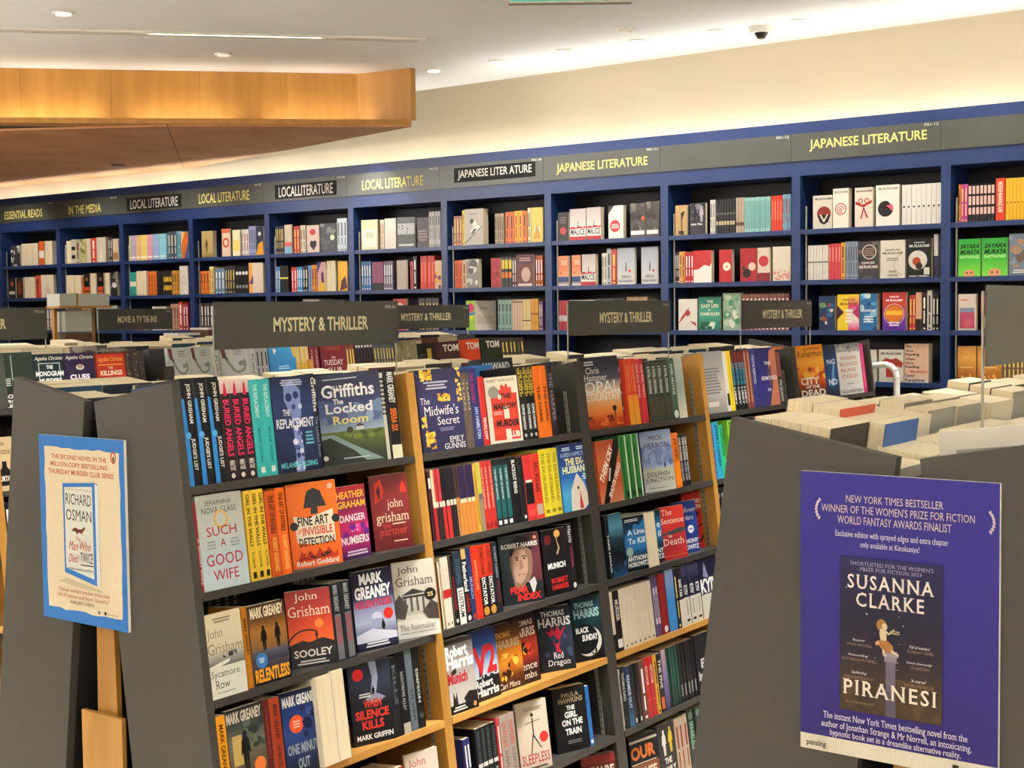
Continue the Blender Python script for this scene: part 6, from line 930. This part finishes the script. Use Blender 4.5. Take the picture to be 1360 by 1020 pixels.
# ------------------------------------------------------------------ posters
def poster(name, label, cx, y, x0, x1, z0, z1, art, th=.007):
    t = thing(name, label, 'poster', ((x0+x1)/2, y, z0)); w = x1-x0; h = z1-z0
    MB().box(-w/2, -th, 0, w/2, 0, h).build('foam_board', M['white'], t)
    mb = MB(); draw(mb, art, lambda x, y_, l: (-w/2+w*x, -th-EPS*l, h*y_)); mb.build('printed_sheet', M['matte'], t); return t
RB = random.Random(5)
wob = lambda: RB.uniform(-.006, .006)
inner = []
for i in range(12): inner += [.065+wob()+.88*i/12, .935+wob()]
for i in range(12): inner += [.945+wob(), .935-.87*i/12+wob()*.7]
for i in range(12): inner += [.945-.88*i/12+wob(), .062+wob()]
for i in range(12): inner += [.065+wob(), .065+.87*i/12]
a1 = [('r', 0, 0, 1, 1, '2c78cc'), ('p', inner, 'e6d8bc'), T('THE SECOND NOVEL IN THE', .15, .875, .8, .9, 'bc5040'), T('MILLION-COPY BESTSELLING', .14, .835, .81, .86, 'bc5040'), T('THURSDAY MURDER CLUB SERIES', .11, .793, .88, .82, 'bc5040'),
 ('c', .88, .905, .032, 'b85a38', .045), ('c', .88, .905, .018, 'e6d8bc', .03), ('c', .88, .898, .01, '3a2c24', .02),
 ('p', [.2, .21, .3, .235, .68, .2, .72, .2, .72, .185, .5, .19], 'cbbda2'), ('p', [.28, .745, .66, .765, .66, .215, .28, .265], '2c78cc'), ('p', [.66, .765, .7, .755, .7, .225, .66, .215], 'dfe6ea'), ('p', [.66, .765, .7, .755, .7, .75, .66, .76], '5a6468'),
 ('p', [.30, .725, .63, .742, .63, .25, .30, .29], 'dfe2dc'), T('THE #1 MILLION-COPY BESTSELLER', .32, .712, .62, .722, 'b8a090'), T('RICHARD', .315, .635, .615, .695, '1c1a1c', ''), T('OSMAN', .315, .55, .615, .61, '1c1a1c', ''),
 ('p', [.39, .505, .43, .515, .46, .505, .5, .51, .53, .525, .54, .515, .52, .5, .5, .49, .51, .475, .49, .485, .46, .49, .44, .475, .43, .49, .41, .495, .38, .49], '6a2c1c'),
 T('The', .42, .443, .48, .465, 'c04a34', ''), T('Man', .34, .39, .45, .44, 'c04a34', 'i'), T('Who', .47, .395, .6, .445, 'c04a34', 'i'), T('Died', .335, .325, .45, .37, 'c04a34', 'i'), T('TWICE', .475, .33, .62, .385, '1c1a1c', ''), ('r', .475, .315, .63, .321, '1c1a1c'), T('A THURSDAY MURDER CLUB MYSTERY', .315, .285, .62, .296, '7a8488'),
 T('"Osman delivers another must read', .2, .16, .8, .182, 'b86050', ''), T('full of humour and heart. I loved it."', .19, .13, .8, .152, 'b86050', ''), T('HARLAN COBEN', .34, .1, .62, .118, '4a3c34', ''), ('c', .68, .078, .014, '5c7c78'), ('r', .74, .07, .765, .088, '1c1a1a'), T('Kinokuniya', .775, .07, .9, .085, '7a6c60', 'i')]
poster('poster_board', 'small cream poster with blue border on the left end panel', 0, 2.0109-.0225, -2.880, -2.5605, .7742, 1.2142, a1)
lau = []
for sx, x0 in ((1, .085), (-1, .945)):
    for j in range(7):
        a = math.radians(140+j*13); cx_ = x0+.075+ .075*math.cos(a)*1; cy_ = .865+.05*math.sin(a)
        if sx < 0: cx_ = x0-.045-.075*math.cos(a)
        lau.append(('p', [cx_-.008*sx, cy_, cx_-.002*sx, cy_+.012, cx_+.009*sx, cy_+.006, cx_, cy_-.004], 'd2c0cc'))
a2 = [('g', 0, 0, 1, 1, ['2e2472', '30277e', '332c88', '352f90']), ('r', 0, 0, 1, .055, 'd9d3c2')]+lau+[T('NEW YORK TIMES BESTSELLER', .245, .9, .735, .926, 'd6c4c8', ''), T("WINNER OF THE WOMEN'S PRIZE FOR FICTION", .115, .862, .885, .89, 'd6c4c8', ''), T('WORLD FANTASY AWARDS FINALIST', .2, .824, .775, .852, 'd6c4c8', ''),
 T('Exclusive edition with sprayed edges and extra chapter', .19, .772, .76, .8, 'e4def0', ''), T('only available at Kinokuniya!', .32, .74, .62, .766, 'e4def0', ''),
 ('g', .215, .165, .735, .71, ['463628', '42342c', '241f30', '201c34', '232044', '2a2858']), ('b', 4, 26, .22, .17, .73, .3, .05, ['4c3a26', '55422c', '3a2e2a']), ('b', 3, 16, .24, .32, .72, .68, .004, ['c8c4dc']),
 T("SHORTLISTED FOR THE WOMEN'S", .27, .682, .69, .696, 'a8a0c0', ''), T('PRIZE FOR FICTION 2021', .32, .664, .63, .677, 'a8a0c0', ''), T('SUSANNA', .255, .6, .695, .65, 'eadfd8', 'mw'), T('CLARKE', .3, .538, .645, .588, 'eadfd8', 'mw'),
 # faun playing pipes on a column
 ('p', [.452, .24, .505, .24, .503, .3, .505, .36, .453, .36, .455, .3], '6c6478'), ('r', .446, .356, .51, .375, '8c8494'), ('p', [.438, .375, .518, .375, .512, .395, .444, .395], '9c94a0'), ('r', .454, .165, .505, .25, '5c5468'),
 ('c', .432, .482, .026, '9c7440', .03), ('c', .448, .478, .014, 'd8c0a0', .018), ('p', [.425, .47, .445, .468, .458, .455, .458, .425, .43, .425, .422, .45], 'd2bfa4'), ('p', [.45, .46, .47, .45, .5, .47, .498, .475, .47, .458, .452, .468], 'd2bfa4'), ('r', .478, .463, .525, .467, 'b8a888'), ('r', .478, .456, .525, .46, 'b8a888'),
 ('p', [.425, .43, .465, .43, .49, .415, .495, .4, .475, .385, .44, .395, .42, .41], 'a8743c'), ('p', [.4, .42, .42, .43, .425, .415, .405, .41], 'c8a070'), ('p', [.438, .4, .452, .395, .447, .385, .462, .378, .456, .374, .438, .383], 'd8c4a8'), ('p', [.478, .4, .495, .398, .52, .388, .52, .378, .514, .384, .49, .388], 'd8c4a8'),
 T("'Exquisite'", .285, .413, .35, .424, 'e0dcea', 'i'), T('DAVID MITCHELL', .255, .398, .385, .408, '9a7c6c', ''), T("'Astounding'", .26, .36, .37, .371, 'e0dcea', 'i'), T('KATHERINE RUNDELL', .23, .345, .41, .355, '9a7c6c', ''), T("'Spellbinding'", .28, .298, .36, .31, 'e0dcea', 'i'), T('THE INDEPENDENT', .24, .282, .395, .292, '9a7c6c', ''),
 T("'Full of wonders'", .575, .416, .68, .427, 'e0dcea', 'i'), T('SUNDAY TIMES', .565, .4, .695, .41, '9a7c6c', ''), T("'Utterly otherworldly'", .56, .36, .69, .371, 'e0dcea', 'i'), T('GUARDIAN', .58, .345, .675, .355, '9a7c6c', ''), T("'A marvel'", .585, .3, .66, .311, 'e0dcea', 'i'), T('MADELINE MILLER', .55, .283, .7, .293, '9a7c6c', ''),
 T('PIRANESI', .235, .224, .71, .278, 'efe6da', 'mw'), T('BLOOMSBURY', .25, .195, .4, .203, '8a7868', ''),
 T('The instant New York Times bestselling novel from the', .13, .118, .86, .15, 'e6e0f0', ''), T('author of Jonathan Strange & Mr Norrell, an intoxicating,', .12, .087, .88, .118, 'e6e0f0', ''), T('hypnotic book set in a dreamlike alternative reality.', .165, .056+.004, .83, .088, 'e6e0f0', ''), T('pansing', .04, .012, .145, .038, '4c463c', 'b'), ('r', .79, .012, .82, .042, '28241f'), T('Kinokuniya', .835, .014, .965, .038, '4c463c', '')]
poster('poster_board', 'large purple poster with printed book cover on the right gondola end', 0, 2.0109-.0225, -.912, -.607, .811, 1.2455, a2)
# ------------------------------------------------------------------ far shelf behind the left gondola and its display items
MODE[0] = 'S'; MODE[1] = .3
GF = gondola('gondola_bookshelf', 'farthest grey bookshelf under the movie sign', -6.588, bays=BAYS[2:])
BAYS2 = BAYS[2:]
for i, (a, b) in enumerate(BAYS2):
    rr = grow(-6.588, 1, i, 0, loc=f'farthest bookshelf, {BN[i]}', group='books on the farthest bookshelf')
    R = random.Random(20+i); s = a+.005
    while s < b-.06:
        t_ = R.uniform(.025, .05); h = R.uniform(.178, .22); bg = R.choice(['5a2c28', '3a3c54', '2c2a2e', '8c8478', '7c5a44', 'c8bca4', '344a70']); w_ = .13
        me = cover_mesh(w_, h, t_, bg, None, bg, rnd_spine(bg, R))
        place_book(rr.mx(s+t_, .006, -rr.N), me, (w_, h, t_), 'paperback', f'{cname(bg)} book, {rr.loc}', rr.group); s += t_+.001
def disp(name, label, cat, x, y, z, parts):
    t = thing(name, label, cat, (x, y, z))
    for (n, m_, bx_) in parts: MB().box(*bx_).build(n, M[m_], t)
    return t
disp('display_case', 'pale panelled display case with wooden frame standing on the far bookshelf', 'display case', -6.42, 4.50, 1.245, [('top_panel', 'frost', (-.01, .0, .30, .10, .105, .365)), ('top_panel', 'frost', (-.01, .117, .30, .10, .32, .365)), ('top_frame', 'beech', (-.015, -.006, .288, .105, .33, .3)), ('top_frame', 'beech', (-.015, .105, .3, .102, .117, .368)), ('post', 'beech', (.0, .02, 0, .02, .04, .288)), ('post', 'beech', (.0, .26, 0, .02, .28, .288)), ('inner_box', 'frost', (-.02, .06, .16, .06, .23, .27)), ('inner_box', 'kraft', (-.02, .06, .0, .06, .23, .15)), ('glass_pane', 'glass', (.03, .045, .02, .034, .255, .28))])
disp('storage_box', 'blue box beside the far sign', 'box', -6.40, 5.26, 1.22, [('body', 'navy', (0, 0, 0, .12, .16, .15)), ('lid', 'white', (-.003, -.003, .15, .123, .163, .165))])
disp('leather_box', 'brown leatherette box with white lid edge and two straps', 'box', -6.42, 5.475, 1.2, [('body', 'kraft', (0, 0, 0, .15, .42, .2)), ('lid', 'white', (-.004, -.004, .2, .154, .424, .212)), ('strap', 'dark', (.15, .1, 0, .153, .108, .2)), ('strap', 'dark', (.15, .33, 0, .153, .338, .2))])
# white tubular handle of a step stool behind the last bay
t = thing('step_stool', 'white tubular handle rising behind the last grey bay', 'step stool', (-2.30, 6.1, 0))
pts = [(0, .45, 0)]; 
def opx(x, y, Yp):
    k = fw+RV*(x-CX)/F-UV*(y-CY)/F; q = Yp/k.y; return CAM+k*q
pp = [opx(1158, 560, 6.12), opx(1158, 486, 6.12), opx(1176, 484, 6.12), opx(1184, 487, 6.12), opx(1189, 493, 6.12), opx(1191, 502, 6.12), opx(1191, 560, 6.12)]
base = Vector((-2.30, 6.1, FZ)); z_low = .2; t.location.z = FZ
pl_ = [Vector((pp[0].x, 6.12, z_low))-base]+[p-base for p in pp[1:-1]]+[Vector((pp[-1].x, 6.12, z_low))-base]
MB().tube(pl_, .0145, 14).build('handle', M['white'], t)
for zt in (.24, .48):
    MB().box(pl_[0].x-.02, -.15+(.0 if zt < .3 else .06), zt-.02, pl_[-1].x+.02, .1, zt).build('tread', M['dark'], t)
for xx in (pl_[0].x, pl_[-1].x):
    for y_ in (-.14, .08): MB().cyl((xx, y_, 0), (xx, y_*.6, .46), .012, 10).build('leg', M['white'], t)
# spine out runs on faces that only a step aside would reveal
MODE[:] = ['S', .01]
def run(rr, a, b, seed, d=.13):
    R = random.Random(seed); s_ = a+.005
    while s_ < b-.05:
        t_ = R.uniform(.02, .04); h = R.uniform(.17, .205); bg = R.choice(['5a2c28', '3a3c54', '2c2a2e', 'd8d0c0', '7c5a44', 'c8bca4', '344a70', 'b8402c', '2f6a5a', 'c8982c'])
        place_book(rr.mx(s_+t_, .008, -rr.N), cover_mesh(d, h, t_, bg, None, bg, rnd_spine(bg, R)), (d, h, t_), 'paperback', '', rr.group); s_ += t_+.0006
for k_ in (1, 2, 3, 4):
    for bi_, (a, b) in enumerate(BAYS[:4]): run(grow(-.744, 1, bi_, k_, z0=ZR, group='x'), a, b, 100+k_*7+bi_)
for r_ in range(4):
    for x_ in (-1.53, -.76): run(Row((0, YW+.012, ROWZ[r_]), (1, 0, 0), (0, 0, 1), (0, -1, 0), '', 'x'), x_+.08, x_+.77, 200+r_+int(x_*10))
flush_books(380)
